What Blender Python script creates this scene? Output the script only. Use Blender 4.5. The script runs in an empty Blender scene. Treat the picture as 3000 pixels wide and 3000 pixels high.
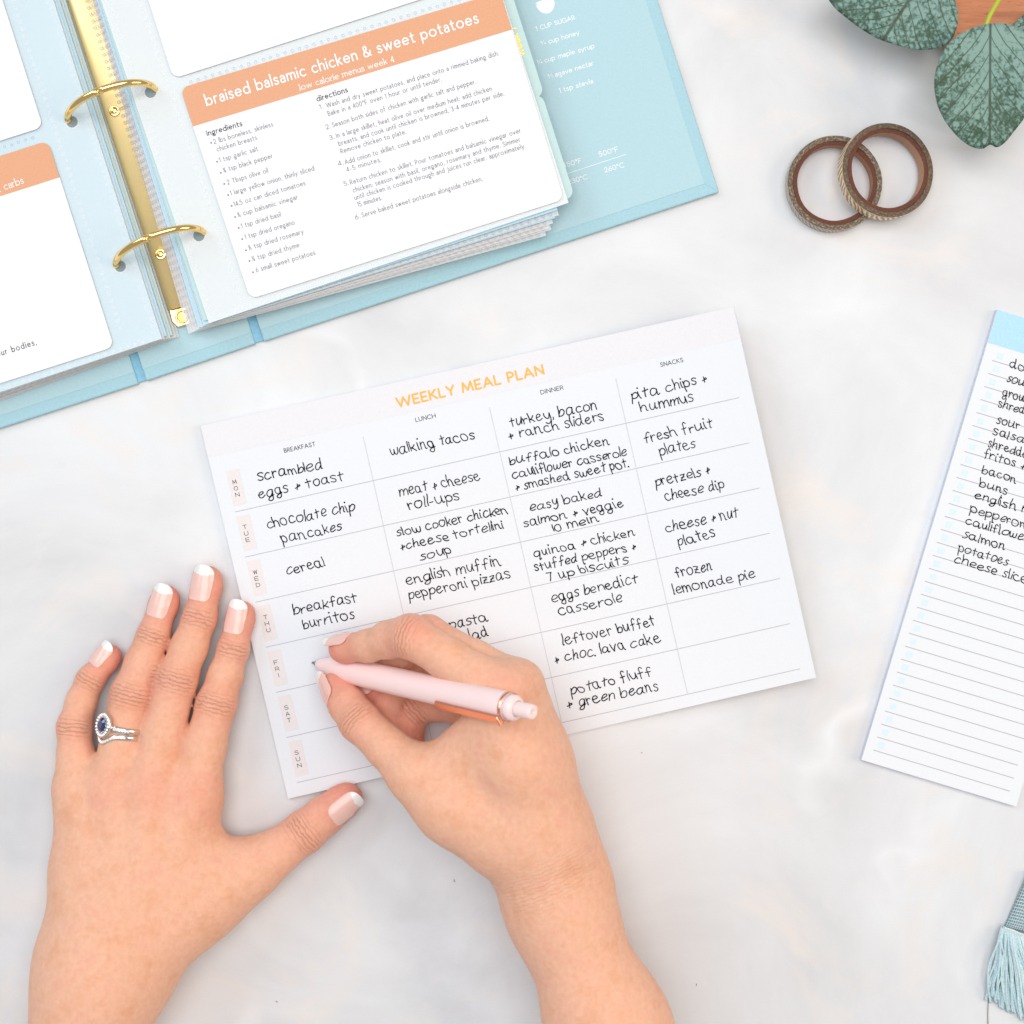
import bpy, bmesh, math, random
import numpy as np
from mathutils import Vector, Matrix
random.seed(7); np.random.seed(7)
R = math.radians
S = 0.158e-3            # metres per photo pixel on the table plane
D = 0.80                # camera height
sc = bpy.context.scene
COL = sc.collection

# ------------------------------------------------------------------ camera, world, lamps, exposure
cam_d = bpy.data.cameras.new('camera'); cam = bpy.data.objects.new('camera', cam_d); COL.objects.link(cam)
cam.location = (0, 0, D); cam.rotation_euler = (0, 0, 0)
cam_d.sensor_width = 36; cam_d.lens = 18 / (1500 * S / D)
cam_d.clip_start = 0.01; cam_d.clip_end = 20
cam_d.dof.use_dof = True; cam_d.dof.focus_distance = D - 0.006; cam_d.dof.aperture_fstop = 9
sc.camera = cam
W = bpy.data.worlds.new('World'); sc.world = W; W.use_nodes = True
bg = W.node_tree.nodes['Background']; bg.inputs[0].default_value = (0.93, 0.96, 1.0, 1); bg.inputs[1].default_value = 0.98
def lamp(name, loc, target, size, watts, color):
    d = bpy.data.lights.new(name, 'AREA'); d.shape = 'RECTANGLE'; d.size = size[0]; d.size_y = size[1]
    d.energy = watts; d.color = color
    o = bpy.data.objects.new(name, d); COL.objects.link(o); o.location = loc
    o.rotation_euler = (Vector(target) - Vector(loc)).to_track_quat('-Z', 'Y').to_euler()
    return o
lamp('window_light', (-1.95, 1.25, 1.75), (0.05, 0, 0), (1.3, 1.3), 52, (0.77, 0.905, 1.0))
lamp('room_light', (2.0, 0.0, 1.5), (0, 0, 0), (1.0, 1.0), 41, (1.0, 0.78, 0.54))
lamp('overhead_light', (0.0, 0.4, 2.6), (0, 0, 0), (2.2, 1.8), 112, (1.0, 0.985, 0.975))
sc.render.engine = 'CYCLES'
sc.view_settings.view_transform = 'Standard'; sc.view_settings.look = 'None'
sc.view_settings.exposure = -1.25; sc.view_settings.gamma = 1.0
sc.cycles.max_bounces = 10; sc.cycles.transparent_max_bounces = 24
sc.cycles.use_denoising = True

# ------------------------------------------------------------------ helpers
def P(px, py, z=0.0):
    k = S * (1 - z / D)
    return Vector(((px - 1500) * k, (1500 - py) * k, z))
def root_loc(o):
    while o.parent: o = o.parent
    return Vector(o.location)
def tag(o, label=None, cat=None, group=None, kind=None):
    if label: o['label'] = label
    if cat: o['category'] = cat
    if group: o['group'] = group
    if kind: o['kind'] = kind
    return o
def thing(name, loc, label, cat, group=None):
    o = bpy.data.objects.new(name, None); COL.objects.link(o); o.location = loc
    o.empty_display_size = 0.01
    return tag(o, label, cat, group)
class MB:
    def __init__(s): s.v = []; s.f = []; s.m = []; s.uv = {}
    def add(s, vs, fs, mi=0):
        b = len(s.v); s.v += [tuple(v) for v in vs]
        for f in fs: s.f.append(tuple(i + b for i in f)); s.m.append(mi)
        return b
    def build(s, name, mats, parent=None, smooth=False, bevel=0, solid=0, sub=0):
        me = bpy.data.meshes.new(name)
        off = root_loc(parent) if parent else Vector((0, 0, 0))
        me.from_pydata([(x - off.x, y - off.y, z - off.z) for x, y, z in s.v], [], s.f)
        if not isinstance(mats, (list, tuple)): mats = [mats]
        for m in mats: me.materials.append(m)
        me.polygons.foreach_set('material_index', s.m)
        if smooth: me.polygons.foreach_set('use_smooth', [True] * len(s.f))
        me.update()
        o = bpy.data.objects.new(name, me); COL.objects.link(o)
        if parent: o.parent = parent
        if bevel:
            b = o.modifiers.new('bevel', 'BEVEL'); b.width = bevel; b.segments = 2; b.limit_method = 'ANGLE'
        if solid:
            b = o.modifiers.new('solid', 'SOLIDIFY'); b.thickness = solid; b.offset = -1
        if sub:
            b = o.modifiers.new('sub', 'SUBSURF'); b.levels = sub; b.render_levels = sub
        return o
def prism(mb, pts, z0, z1, mi=0, zf=None):
    """slab: pts are photo pixels (seen at height z1), counter-clockwise or not; top at z1, bottom at z0 directly below"""
    n = len(pts)
    top = [P(x, y, z1) for x, y in pts]
    bot = [Vector((p.x, p.y, z0)) for p in top]
    area = sum(top[i].x * top[(i + 1) % n].y - top[(i + 1) % n].x * top[i].y for i in range(n))
    if area < 0: top.reverse(); bot.reverse()
    fs = [tuple(range(n)), tuple(range(2 * n - 1, n - 1, -1))]
    for i in range(n):
        j = (i + 1) % n
        fs.append((i, n + i, n + j, j))
    mb.add(top + bot, fs, mi)
def disc(mb, c, r, z, n=20, mi=0, rin=0.0):
    """flat disc or annulus, c world xy (Vector), normal up"""
    if rin <= 0:
        vs = [(c[0] + r * math.cos(2 * math.pi * i / n), c[1] + r * math.sin(2 * math.pi * i / n), z) for i in range(n)]
        mb.add(vs, [tuple(range(n))], mi)
    else:
        vs = []
        for rr in (r, rin):
            vs += [(c[0] + rr * math.cos(2 * math.pi * i / n), c[1] + rr * math.sin(2 * math.pi * i / n), z) for i in range(n)]
        mb.add(vs, [(i, (i + 1) % n, n + (i + 1) % n, n + i) for i in range(n)], mi)
def frame_for(t):
    t = Vector(t).normalized()
    a = Vector((0, 0, 1)) if abs(t.z) < 0.9 else Vector((1, 0, 0))
    u = t.cross(a).normalized(); return u, u.cross(t).normalized()
def tube(mb, path, rad, n=8, mi=0, caps=True, flat=1.0):
    path = [Vector(p) for p in path]; vs = []; N = len(path)
    for i, p in enumerate(path):
        t = (path[min(i + 1, N - 1)] - path[max(i - 1, 0)])
        u, w = frame_for(t)
        r = rad[i] if isinstance(rad, (list, tuple)) else rad
        for k in range(n):
            a = 2 * math.pi * k / n
            vs.append(p + u * (math.cos(a) * r) + w * (math.sin(a) * r * flat))
    fs = []
    for i in range(N - 1):
        for k in range(n):
            fs.append((i * n + k, i * n + (k + 1) % n, (i + 1) * n + (k + 1) % n, (i + 1) * n + k))
    if caps: fs += [tuple(range(n - 1, -1, -1)), tuple(range((N - 1) * n, N * n))]
    mb.add(vs, fs, mi)
def lathe(mb, prof, a, d, n=40, mi=0, mfun=None):
    """prof = [(t along axis, radius)], a origin, d direction"""
    d = Vector(d).normalized(); u, w = frame_for(d); a = Vector(a); vs = []
    for t, r in prof:
        for k in range(n):
            an = 2 * math.pi * k / n
            vs.append(a + d * t + u * (math.cos(an) * r) + w * (math.sin(an) * r))
    fs = []
    for i in range(len(prof) - 1):
        for k in range(n):
            fs.append((i * n + (k + 1) % n, i * n + k, (i + 1) * n + k, (i + 1) * n + (k + 1) % n))
    mb.add(vs, fs, mi)
def cr(pts, sub=6, closed=False):
    """Catmull-Rom through 2D/3D points"""
    pts = [np.array(p, float) for p in pts]; n = len(pts); out = []
    if n < 3 and not closed: return pts
    rng = range(n if closed else n - 1)
    for i in rng:
        if closed: p0, p1, p2, p3 = pts[(i - 1) % n], pts[i], pts[(i + 1) % n], pts[(i + 2) % n]
        else: p0, p1, p2, p3 = pts[max(i - 1, 0)], pts[i], pts[i + 1], pts[min(i + 2, n - 1)]
        for k in range(sub):
            t = k / sub
            out.append(0.5 * ((2 * p1) + (-p0 + p2) * t + (2 * p0 - 5 * p1 + 4 * p2 - p3) * t * t + (-p0 + 3 * p1 - 3 * p2 + p3) * t ** 3))
    if not closed: out.append(pts[-1])
    return out
def lerp(a, b, t): return tuple(a[i] + (b[i] - a[i]) * t for i in range(len(a)))

# ------------------------------------------------------------------ materials
def mat(name, color=(.8, .8, .8), rough=.5, metal=0, spec=.5, **kw):
    m = bpy.data.materials.new(name); m.use_nodes = True
    b = m.node_tree.nodes['Principled BSDF']
    b.inputs['Base Color'].default_value = (*color, 1); b.inputs['Roughness'].default_value = rough
    b.inputs['Metallic'].default_value = metal; b.inputs['Specular IOR Level'].default_value = spec
    for k, v in kw.items(): b.inputs[k.replace('_', ' ')].default_value = v
    return m
class NT:
    def __init__(s, m): s.t = m.node_tree; s.b = s.t.nodes['Principled BSDF']
    def n(s, typ, **kw):
        x = s.t.nodes.new(typ)
        for k, v in kw.items():
            if k.startswith('i_'):
                key = k[2:].replace('_', ' ')
                x.inputs[int(key) if key.isdigit() else key].default_value = v
            else: setattr(x, k, v)
        return x
    def l(s, a, b): s.t.links.new(a, b)
    def noise(s, scale, detail=4, rough=.55, coord='Object', dist=0.0, vec=None):
        x = s.n('ShaderNodeTexNoise'); x.inputs['Scale'].default_value = scale; x.inputs['Detail'].default_value = detail
        x.inputs['Roughness'].default_value = rough; x.inputs['Distortion'].default_value = dist
        if vec is None:
            tc = s.n('ShaderNodeTexCoord'); s.l(tc.outputs[coord], x.inputs['Vector'])
        else: s.l(vec, x.inputs['Vector'])
        return x
    def ramp(s, fac, stops):
        x = s.n('ShaderNodeValToRGB'); e = x.color_ramp.elements
        while len(e) < len(stops): e.new(.5)
        for k, (p, c) in enumerate(stops):
            e[k].position = p; e[k].color = (*c, 1) if len(c) == 3 else c
        s.l(fac, x.inputs[0]); return x
    def mix(s, fac, a, b, mode='MIX'):
        x = s.n('ShaderNodeMix', data_type='RGBA', blend_type=mode)
        for sock, v in ((x.inputs[0], fac), (x.inputs[6], a), (x.inputs[7], b)):
            if isinstance(v, bpy.types.NodeSocket): s.l(v, sock)
            elif isinstance(v, (tuple, list)): sock.default_value = (*v, 1) if len(v) == 3 else v
            else: sock.default_value = v
        return x.outputs[2]
    def math(s, op, a, b=0.0, c=0.0):
        x = s.n('ShaderNodeMath', operation=op)
        for sock, v in zip(x.inputs, (a, b, c)):
            if isinstance(v, bpy.types.NodeSocket): s.l(v, sock)
            else: sock.default_value = v
        return x.outputs[0]
    def bump(s, h, strength=.3, dist=.0005, normal=None):
        x = s.n('ShaderNodeBump'); x.inputs['Strength'].default_value = strength; x.inputs['Distance'].default_value = dist
        s.l(h, x.inputs['Height'])
        if normal is not None: s.l(normal, x.inputs['Normal'])
        return x.outputs[0]
    def attr(s, name):
        x = s.n('ShaderNodeAttribute'); x.attribute_name = name; return x
def grainy(name, color, var=.06, scale=700, rough=.6, bump=.12, bscale=1500, **kw):
    m = mat(name, color, rough, **kw); t = NT(m)
    nz = t.noise(scale, 3); c2 = tuple(max(0, c * (1 - var)) for c in color); c1 = tuple(min(1, c * (1 + var)) for c in color)
    r = t.ramp(nz.outputs[0], [(.3, c2), (.7, c1)]); t.l(r.outputs[0], t.b.inputs['Base Color'])
    if bump:
        nb = t.noise(bscale, 2); t.l(t.bump(nb.outputs[0], bump, .0002), t.b.inputs['Normal'])
    return m
M = {}
def marble():
    m = mat('marble_tabletop', (.8, .8, .8), .32, spec=.35); t = NT(m)
    a = t.noise(7.5, 6, .6, dist=.6); b = t.noise(13, 5, .6, dist=1.2); c = t.noise(4, 3, .5, dist=1.0)
    base = t.ramp(a.outputs[0], [(.26, (.575, .57, .58)), (.45, (.675, .678, .692)), (.64, (.745, .755, .772))])
    warm = t.ramp(b.outputs[0], [(.54, (0, 0, 0)), (.74, (.7, .7, .7))])
    col = t.mix(warm.outputs[0], base.outputs[0], (.775, .705, .655))
    vein = t.math('ABSOLUTE', t.math('SUBTRACT', c.outputs[0], .5))
    vr = t.ramp(vein, [(.0, (.6, .6, .6)), (.022, (0, 0, 0))])
    patch = t.noise(9, 3); pr = t.ramp(patch.outputs[0], [(.5, (0, 0, 0)), (.66, (1, 1, 1))])
    vf = t.mix(1.0, vr.outputs[0], pr.outputs[0], 'MULTIPLY')
    col = t.mix(vf, col, (.88, .885, .90))
    sm = t.noise(28, 6, .7, dist=1.0); smr = t.ramp(sm.outputs[0], [(.62, (0, 0, 0)), (.80, (.36, .36, .36))])
    col = t.mix(smr.outputs[0], col, (.62, .60, .60))
    fn = t.noise(1400, 2); fr = t.ramp(fn.outputs[0], [(.3, (.965, .965, .965)), (.7, (1, 1, 1))])
    col = t.mix(1.0, col, fr.outputs[0], 'MULTIPLY')
    t.l(col, t.b.inputs['Base Color'])
    nb = t.noise(30, 4); t.l(t.bump(nb.outputs[0], .05, .002), t.b.inputs['Normal'])
    return m
M['marble'] = marble()
M['paper'] = grainy('white_paper', (.765, .785, .82), .012, 900, .75, .10)
M['band'] = grainy('pale_lilac_print', (.775, .76, .79), .02, 900, .75, .08)
M['tabp'] = grainy('pale_pink_print', (.78, .725, .715), .02, 900, .75, .08)
M['ink'] = mat('black_pen_ink', (.006, .004, .009), .8, spec=.05)
M['print'] = mat('dark_print_ink', (.05, .035, .045), .6, spec=.1)
M['grey_print'] = mat('grey_print_ink', (.19, .145, .16), .6, spec=.1)
M['head_print'] = mat('brown_print_ink', (.045, .022, .02), .6, spec=.1)
M['rule'] = mat('grey_rule_ink', (.42, .41, .45), .6)
M['rule_light'] = mat('light_rule_ink', (.58, .57, .62), .6)
M['goldfoil'] = mat('gold_foil', (.86, .38, .035), .42, .12)
M['tabfoil'] = mat('yellow_foil', (.95, .70, .12), .4, .2)
M['white_print'] = mat('white_print_ink', (.86, .89, .91), .6)
M['blue_band'] = grainy('sky_blue_print', (.44, .70, .87), .05, 900, .7, .08)
M['blue_box'] = mat('pale_blue_print', (.64, .79, .90), .7)
M['edge'] = grainy('paper_edge', (.70, .76, .90), .05, 2500, .8, .1)
M['orange'] = grainy('peach_print', (.72, .355, .195), .05, 1100, .6, .06)
M['cover'] = grainy('aqua_book_cloth', (.35, .575, .65), .05, 900, .55, .15)
M['lining'] = grainy('aqua_lining_paper', (.435, .63, .695), .03, 900, .7, .08)
M['hinge'] = grainy('blue_hinge_cloth', (.22, .50, .68), .08, 500, .5, .3)
M['div'] = grainy('blue_divider_plastic', (.42, .68, .82), .02, 500, .35, .0)
M['divg'] = grainy('mint_divider_plastic', (.46, .63, .62), .02, 500, .35, .0)
M['card'] = grainy('white_card', (.82, .83, .865), .010, 900, .55, .05)
M['card_edge'] = mat('card_edge', (.22, .20, .19), .8)
M['dark'] = mat('punched_hole', (.20, .27, .30), .6)
def plastic(name, color, alpha, rough=.22):
    m = mat(name, color, rough, spec=.5); m.node_tree.nodes['Principled BSDF'].inputs['Alpha'].default_value = alpha
    return m
M['clear'] = plastic('clear_sleeve', (.86, .90, .92), .62)
M['clear_l'] = plastic('clear_sleeve_blue', (.72, .86, .93), .60)
M['clear_e'] = plastic('clear_sleeve_edge', (.85, .84, .84), .36)
M['film'] = plastic('sleeve_film', (.95, .96, .97), .10, .12)
M['stitch'] = plastic('weld_dot', (.95, .97, .985), .42, .2)
M['stitch_b'] = plastic('weld_dot_blue', (.50, .66, .78), .42, .25)
M['stitch_g'] = plastic('weld_dot_grey', (.44, .43, .45), .75, .2)
M['gold'] = mat('polished_gold', (1.0, .70, .28), .09, 1)
M['gold_s'] = mat('satin_gold', (1.0, .78, .37), .42, .5)
M['gold_d'] = mat('dark_brass', (.55, .38, .14), .3, 1)  # darker brass tone for the flat disc inside the eyelet
M['pink'] = mat('pink_pen_plastic', (.97, .73, .71), .32, Subsurface_Weight=.15, Subsurface_Radius=(.003, .0015, .0015))
M['rose'] = mat('rose_gold', (.95, .48, .33), .16, 1)
M['steel'] = mat('pen_tip_metal', (.35, .34, .33), .3, 1)
M['silver'] = mat('white_gold', (.80, .74, .69), .16, 1)
M['diamond'] = mat('small_diamond', (.93, .93, .95), .06, .25, spec=1)
M['sapphire'] = mat('dark_blue_sapphire', (.012, .02, .10), .04, 0, spec=1, Coat_Weight=.6)
M['nail'] = mat('pink_nail_polish', (.86, .54, .47), .24, spec=.5, Subsurface_Weight=.1, Subsurface_Radius=(.003, .0015, .001), Coat_Weight=.3)
M['nailw'] = mat('white_nail_tip', (.84, .81, .79), .24, spec=.5, Coat_Weight=.3)
M['thread'] = grainy('aqua_cotton_thread', (.50, .66, .71), .18, 1500, .9, .2)
M['thread2'] = grainy('pale_cotton_thread', (.60, .73, .75), .15, 1500, .9, .2)
M['hair'] = mat('brown_hair', (.16, .09, .06), .5)

# ------------------------------------------------------------------ stroke lettering
def parse(g):
    out = []
    for seg in g.split('|'):
        w = seg.split(); k = w[0]; v = [float(x) for x in w[1:]]
        if k == 'l':
            pts = [(v[i], v[i + 1]) for i in range(0, len(v), 2)]
            for i in range(len(pts) - 1): out.append([np.array(pts[i]), np.array(pts[i + 1])])
        elif k == 's': out.append(cr([(v[i], v[i + 1]) for i in range(0, len(v), 2)], 5))
        elif k == 'a':
            n = max(6, int(abs(v[5] - v[4]) / 18))
            out.append([np.array((v[0] + v[2] * math.cos(R(v[4] + (v[5] - v[4]) * i / n)), v[1] + v[3] * math.sin(R(v[4] + (v[5] - v[4]) * i / n)))) for i in range(n + 1)])
        elif k == 'd': out.append([np.array((v[0], v[1])), np.array((v[0] + .001, v[1]))])
    return out
PR = {
'a': "s .08 .82 .3 1.0 .55 .95 .66 .7 .66 .4 .66 0|s .66 .58 .4 .58 .12 .48 .04 .25 .16 .03 .38 0 .58 .1 .66 .3",
'b': "l 0 0 0 1.6|a .45 .5 .45 .5 0 360", 'c': "a .46 .5 .46 .5 48 312", 'd': "l .9 0 .9 1.6|a .45 .5 .45 .5 0 360",
'e': "l .02 .52 .88 .52|a .45 .5 .44 .5 3 318", 'f': "s .55 1.55 .38 1.62 .24 1.5 .2 1.25 .2 1|l .2 1.2 .2 0|l 0 1 .48 1",
'g': "a .42 .55 .38 .44 0 360|s .9 1 .7 .97 .6 .93|s .2 .16 .1 .02 .2 -.1 .5 -.12 .78 -.2 .8 -.42 .5 -.58 .15 -.52 .04 -.35 .14 -.15 .3 -.1",
'h': "l 0 0 0 1.6|s 0 .6 .1 .88 .36 1 .62 .9 .7 .6 .7 .3 .7 0", 'i': "l 0 0 0 1|d 0 1.38",
'j': "s .1 1 .1 .3 .1 -.3 0 -.5 -.15 -.52|d .1 1.38", 'k': "l 0 0 0 1.6|l .62 1 0 .42|l .2 .6 .66 0", 'l': "l 0 0 0 1.6",
'm': "l 0 0 0 1|s 0 .6 .1 .9 .32 1 .54 .9 .6 .6 .6 .3 .6 0|s .6 .6 .7 .9 .92 1 1.14 .9 1.2 .6 1.2 .3 1.2 0",
'n': "l 0 0 0 1|s 0 .6 .1 .88 .36 1 .62 .9 .7 .6 .7 .3 .7 0", 'o': "a .5 .5 .5 .5 0 360",
'p': "l 0 1 0 -.55|a .45 .5 .45 .5 0 360", 'q': "l .9 1 .9 -.55|a .45 .5 .45 .5 0 360", 'r': "l 0 0 0 1|s 0 .6 .08 .88 .25 1 .42 .98",
's': "s .55 .85 .4 1 .18 .98 .06 .8 .14 .6 .36 .5 .56 .36 .58 .14 .42 0 .2 0 .02 .14",
't': "l .2 1.35 .2 .3|s .2 .35 .24 .06 .38 0 .5 .04|l 0 1 .48 1", 'u': "s 0 1 0 .7 0 .4 .08 .1 .34 0 .6 .12 .7 .4|l .7 1 .7 0",
'v': "l 0 1 .4 0 .8 1", 'w': "l 0 1 .32 0 .64 1 .96 0 1.28 1", 'x': "l 0 1 .7 0|l .7 1 0 0", 'y': "l 0 1 .4 0|l .8 1 .4 0 .15 -.55", 'z': "l .02 1 .66 1 0 0 .68 0",
'A': "l 0 0 .6 1.45 1.2 0|l .2 .48 1 .48", 'B': "l 0 0 0 1.45|s 0 1.45 .45 1.43 .68 1.12 .5 .8 0 .77|s 0 .77 .55 .74 .8 .4 .55 .03 0 0",
'C': "a .72 .72 .72 .73 48 312", 'D': "l 0 0 0 1.45|s 0 1.45 .5 1.4 .95 1.1 1.05 .72 .95 .35 .5 .05 0 0", 'E': "l .75 1.45 0 1.45 0 0 .75 0|l 0 .75 .65 .75",
'F': "l .75 1.45 0 1.45 0 0|l 0 .75 .65 .75", 'G': "a .72 .72 .72 .73 48 315|l 1.25 .22 1.25 .68 .8 .68", 'H': "l 0 0 0 1.45|l 1.05 0 1.05 1.45|l 0 .75 1.05 .75", 'I': "l 0 0 0 1.45",
'K': "l 0 0 0 1.45|l .9 1.45 0 .62|l .25 .85 .95 0", 'L': "l 0 1.45 0 0 .7 0", 'M': "l 0 0 .18 1.45 .72 .2 1.26 1.45 1.44 0", 'N': "l 0 0 0 1.45 1.05 0 1.05 1.45",
'O': "a .74 .72 .74 .73 0 360", 'P': "l 0 0 0 1.45|s 0 1.45 .5 1.42 .8 1.08 .55 .72 0 .68", 'R': "l 0 0 0 1.45|s 0 1.45 .5 1.42 .78 1.08 .55 .74 0 .7|l .4 .7 .85 0",
'S': "s .8 1.2 .6 1.44 .3 1.42 .1 1.18 .2 .9 .5 .74 .8 .55 .86 .25 .6 .02 .28 .02 .02 .25", 'T': "l 0 1.45 1 1.45|l .5 1.45 .5 0", 'U': "s 0 1.45 0 1 0 .5 .15 .12 .5 0 .85 .12 1 .5 1 1 1 1.45",
'W': "l 0 1.45 .45 0 .95 1.4 1.45 0 1.9 1.45", 'Y': "l 0 1.45 .5 .68 1 1.45|l .5 .68 .5 0",
'0': "a .45 .72 .45 .73 0 360", '1': "l .05 1.2 .32 1.45 .32 0", '2': "s .04 1.1 .2 1.4 .5 1.44 .78 1.2 .72 .85 .4 .4 .02 0|l .02 0 .85 0",
'3': "s .05 1.25 .3 1.45 .65 1.35 .7 1 .35 .8|s .35 .8 .75 .68 .82 .3 .5 0 .2 .02 .0 .2", '4': "l .75 .38 0 .38 .6 1.45 .6 0", '5': "l .75 1.45 .15 1.45 .08 .8|s .08 .8 .4 .92 .75 .75 .8 .4 .6 .05 .25 0 .0 .15",
'6': "s .7 1.42 .35 1.1 .08 .6|a .45 .42 .4 .42 0 360", '7': "l 0 1.45 .8 1.45 .3 0", '8': "a .42 1.08 .34 .37 0 360|a .42 .36 .42 .37 0 360", '9': "s .15 0 .5 .4 .8 .9|a .42 1 .4 .43 0 360",
'.': "d .05 .03", ',': "l .1 .06 0 -.25", ';': "l .1 .06 0 -.25|d .1 .7", '-': "l 0 .5 .45 .5", '/': "l 0 -.2 .55 1.6", "'": "l 0 1.5 0 1.2",
'&': "s 1.1 .75 .95 .3 .55 .0 .15 .08 .05 .4 .25 .75 .6 1.05|s .6 1.05 .62 1.35 .4 1.45 .2 1.3 .25 1.0 .6 .5 1.12 .02", '°': "a .2 1.25 .2 .2 0 360", '•': "d .06 .5",
'½': "l .05 1.3 .2 1.45 .2 .85|l .1 0 .75 1.45|s .6 .5 .75 .62 .88 .45 .6 0|l .6 0 .95 0", '¾': "s .0 1.4 .2 1.45 .28 1.25 .15 1.15 .3 1.0 .15 .85 0 .9|l .15 0 .75 1.45|l .95 .18 .6 .18 .85 .6 .85 0", '⅔': "s 0 1.3 .15 1.45 .28 1.3 0 .85|l 0 .85 .3 .85|l .15 0 .75 1.45|s .6 .55 .8 .6 .88 .42 .75 .3 .9 .15 .75 0 .6 .05",
}
HW = dict(PR)
HW.update({
'a': "s .74 .86 .48 1 .18 .88 .02 .5 .12 .1 .38 0 .62 .22 .76 .92|s .76 .95 .72 .4 .8 .06 .98 .1", 'b': "s 0 1.55 .0 .8 .02 0|s .03 .3 .2 .8 .5 .92 .76 .65 .7 .2 .4 0 .05 .1",
'c': "s .72 .85 .5 1 .2 .85 .02 .45 .15 .08 .45 0 .8 .18", 'd': "s .74 .8 .45 .98 .12 .78 .02 .35 .2 .02 .5 .1 .74 .6|s .76 1.6 .74 .8 .78 .1 .95 .06",
'e': "s .04 .46 .4 .5 .72 .66 .68 .92 .42 1 .14 .78 .03 .4 .18 .06 .48 0 .82 .18", 'f': "s .72 1.4 .52 1.6 .32 1.42 .28 1 .28 .4 .26 -.1|s 0 .72 .3 .74 .6 .8",
'g': "s .74 .86 .48 1 .16 .85 .02 .5 .14 .12 .42 .04 .66 .3 .76 .92|s .76 .95 .76 .2 .68 -.4 .4 -.6 .08 -.42 .3 -.1 .9 .15", 'h': "s 0 1.6 .02 .8 .02 0|s .03 .5 .2 .88 .45 .96 .64 .75 .68 .4 .74 0",
'i': "s 0 1 .02 .5 .04 0|d .06 1.42", 'k': "s 0 1.55 .02 .8 .04 0|s .62 1.02 .35 .62 .06 .46 .3 .4 .7 0", 'l': "s .02 1.6 .0 .8 .02 0",
'm': "s 0 1 .02 .5 .02 0|s .03 .5 .2 .9 .4 .95 .52 .6 .54 0|s .55 .5 .72 .9 .95 .95 1.06 .6 1.12 0", 'n': "s 0 1 .02 .5 .02 0|s .03 .5 .2 .88 .45 .97 .64 .75 .68 .4 .74 0",
'o': "s .5 1 .2 .92 .02 .55 .12 .12 .45 0 .78 .2 .84 .6 .66 .95 .42 1", 'p': "s 0 1 .02 .2 .0 -.65|s .02 .6 .2 .92 .5 1 .74 .72 .66 .25 .36 .05 .04 .2", 'q': "s .74 .86 .48 1 .16 .85 .02 .5 .14 .12 .42 .04 .66 .3 .76 .92|s .76 .95 .76 .2 .76 -.6 .95 -.4",
'r': "s 0 1 .03 .5 .03 0|s .04 .45 .2 .82 .4 .98 .62 .9", 's': "s .66 .9 .42 1.04 .14 .95 .06 .74 .3 .55 .56 .38 .54 .1 .28 -.02 .0 .1",
't': "s .3 1.45 .29 .8 .3 0|s 0 .95 .3 .98 .66 1.02", 'u': "s 0 1 .0 .45 .15 .04 .42 .06 .64 .4 .7 1|s .7 1 .7 .45 .8 .04 .96 .1", 'v': "s 0 1 .18 .5 .34 0|s .34 0 .55 .55 .74 1",
'w': "s 0 1 .04 .4 .22 .02 .44 .2 .52 .8|s .52 .8 .56 .2 .78 .02 1.0 .3 1.06 1", 'y': "s 0 1 .04 .5 .25 .2 .5 .3 .7 1|s .72 1 .72 .2 .64 -.35 .36 -.6 .06 -.42", 'z': "s .02 .96 .4 1 .68 .98|s .68 .98 .3 .45 0 .02|s 0 .02 .35 .06 .72 .02|s .12 .5 .36 .52 .6 .54",
'+': "s .3 .9 .27 .45 .25 .02|s .02 .34 .3 .4 .58 .48 .56 .66 .34 .62 .27 .45", ',': "s .1 .1 .1 -.1 0 -.3", '.': "d .05 .02", '-': "s 0 .52 .2 .54 .42 .58", '1': "s .1 1.3 .12 .6 .14 0", '0': "s .45 1.3 .15 1.1 .02 .6 .15 .1 .45 0 .75 .25 .8 .75 .7 1.15 .45 1.3", '7': "s 0 1.4 .4 1.36 .7 1.4|s .7 1.4 .45 .8 .25 0",
})
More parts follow.
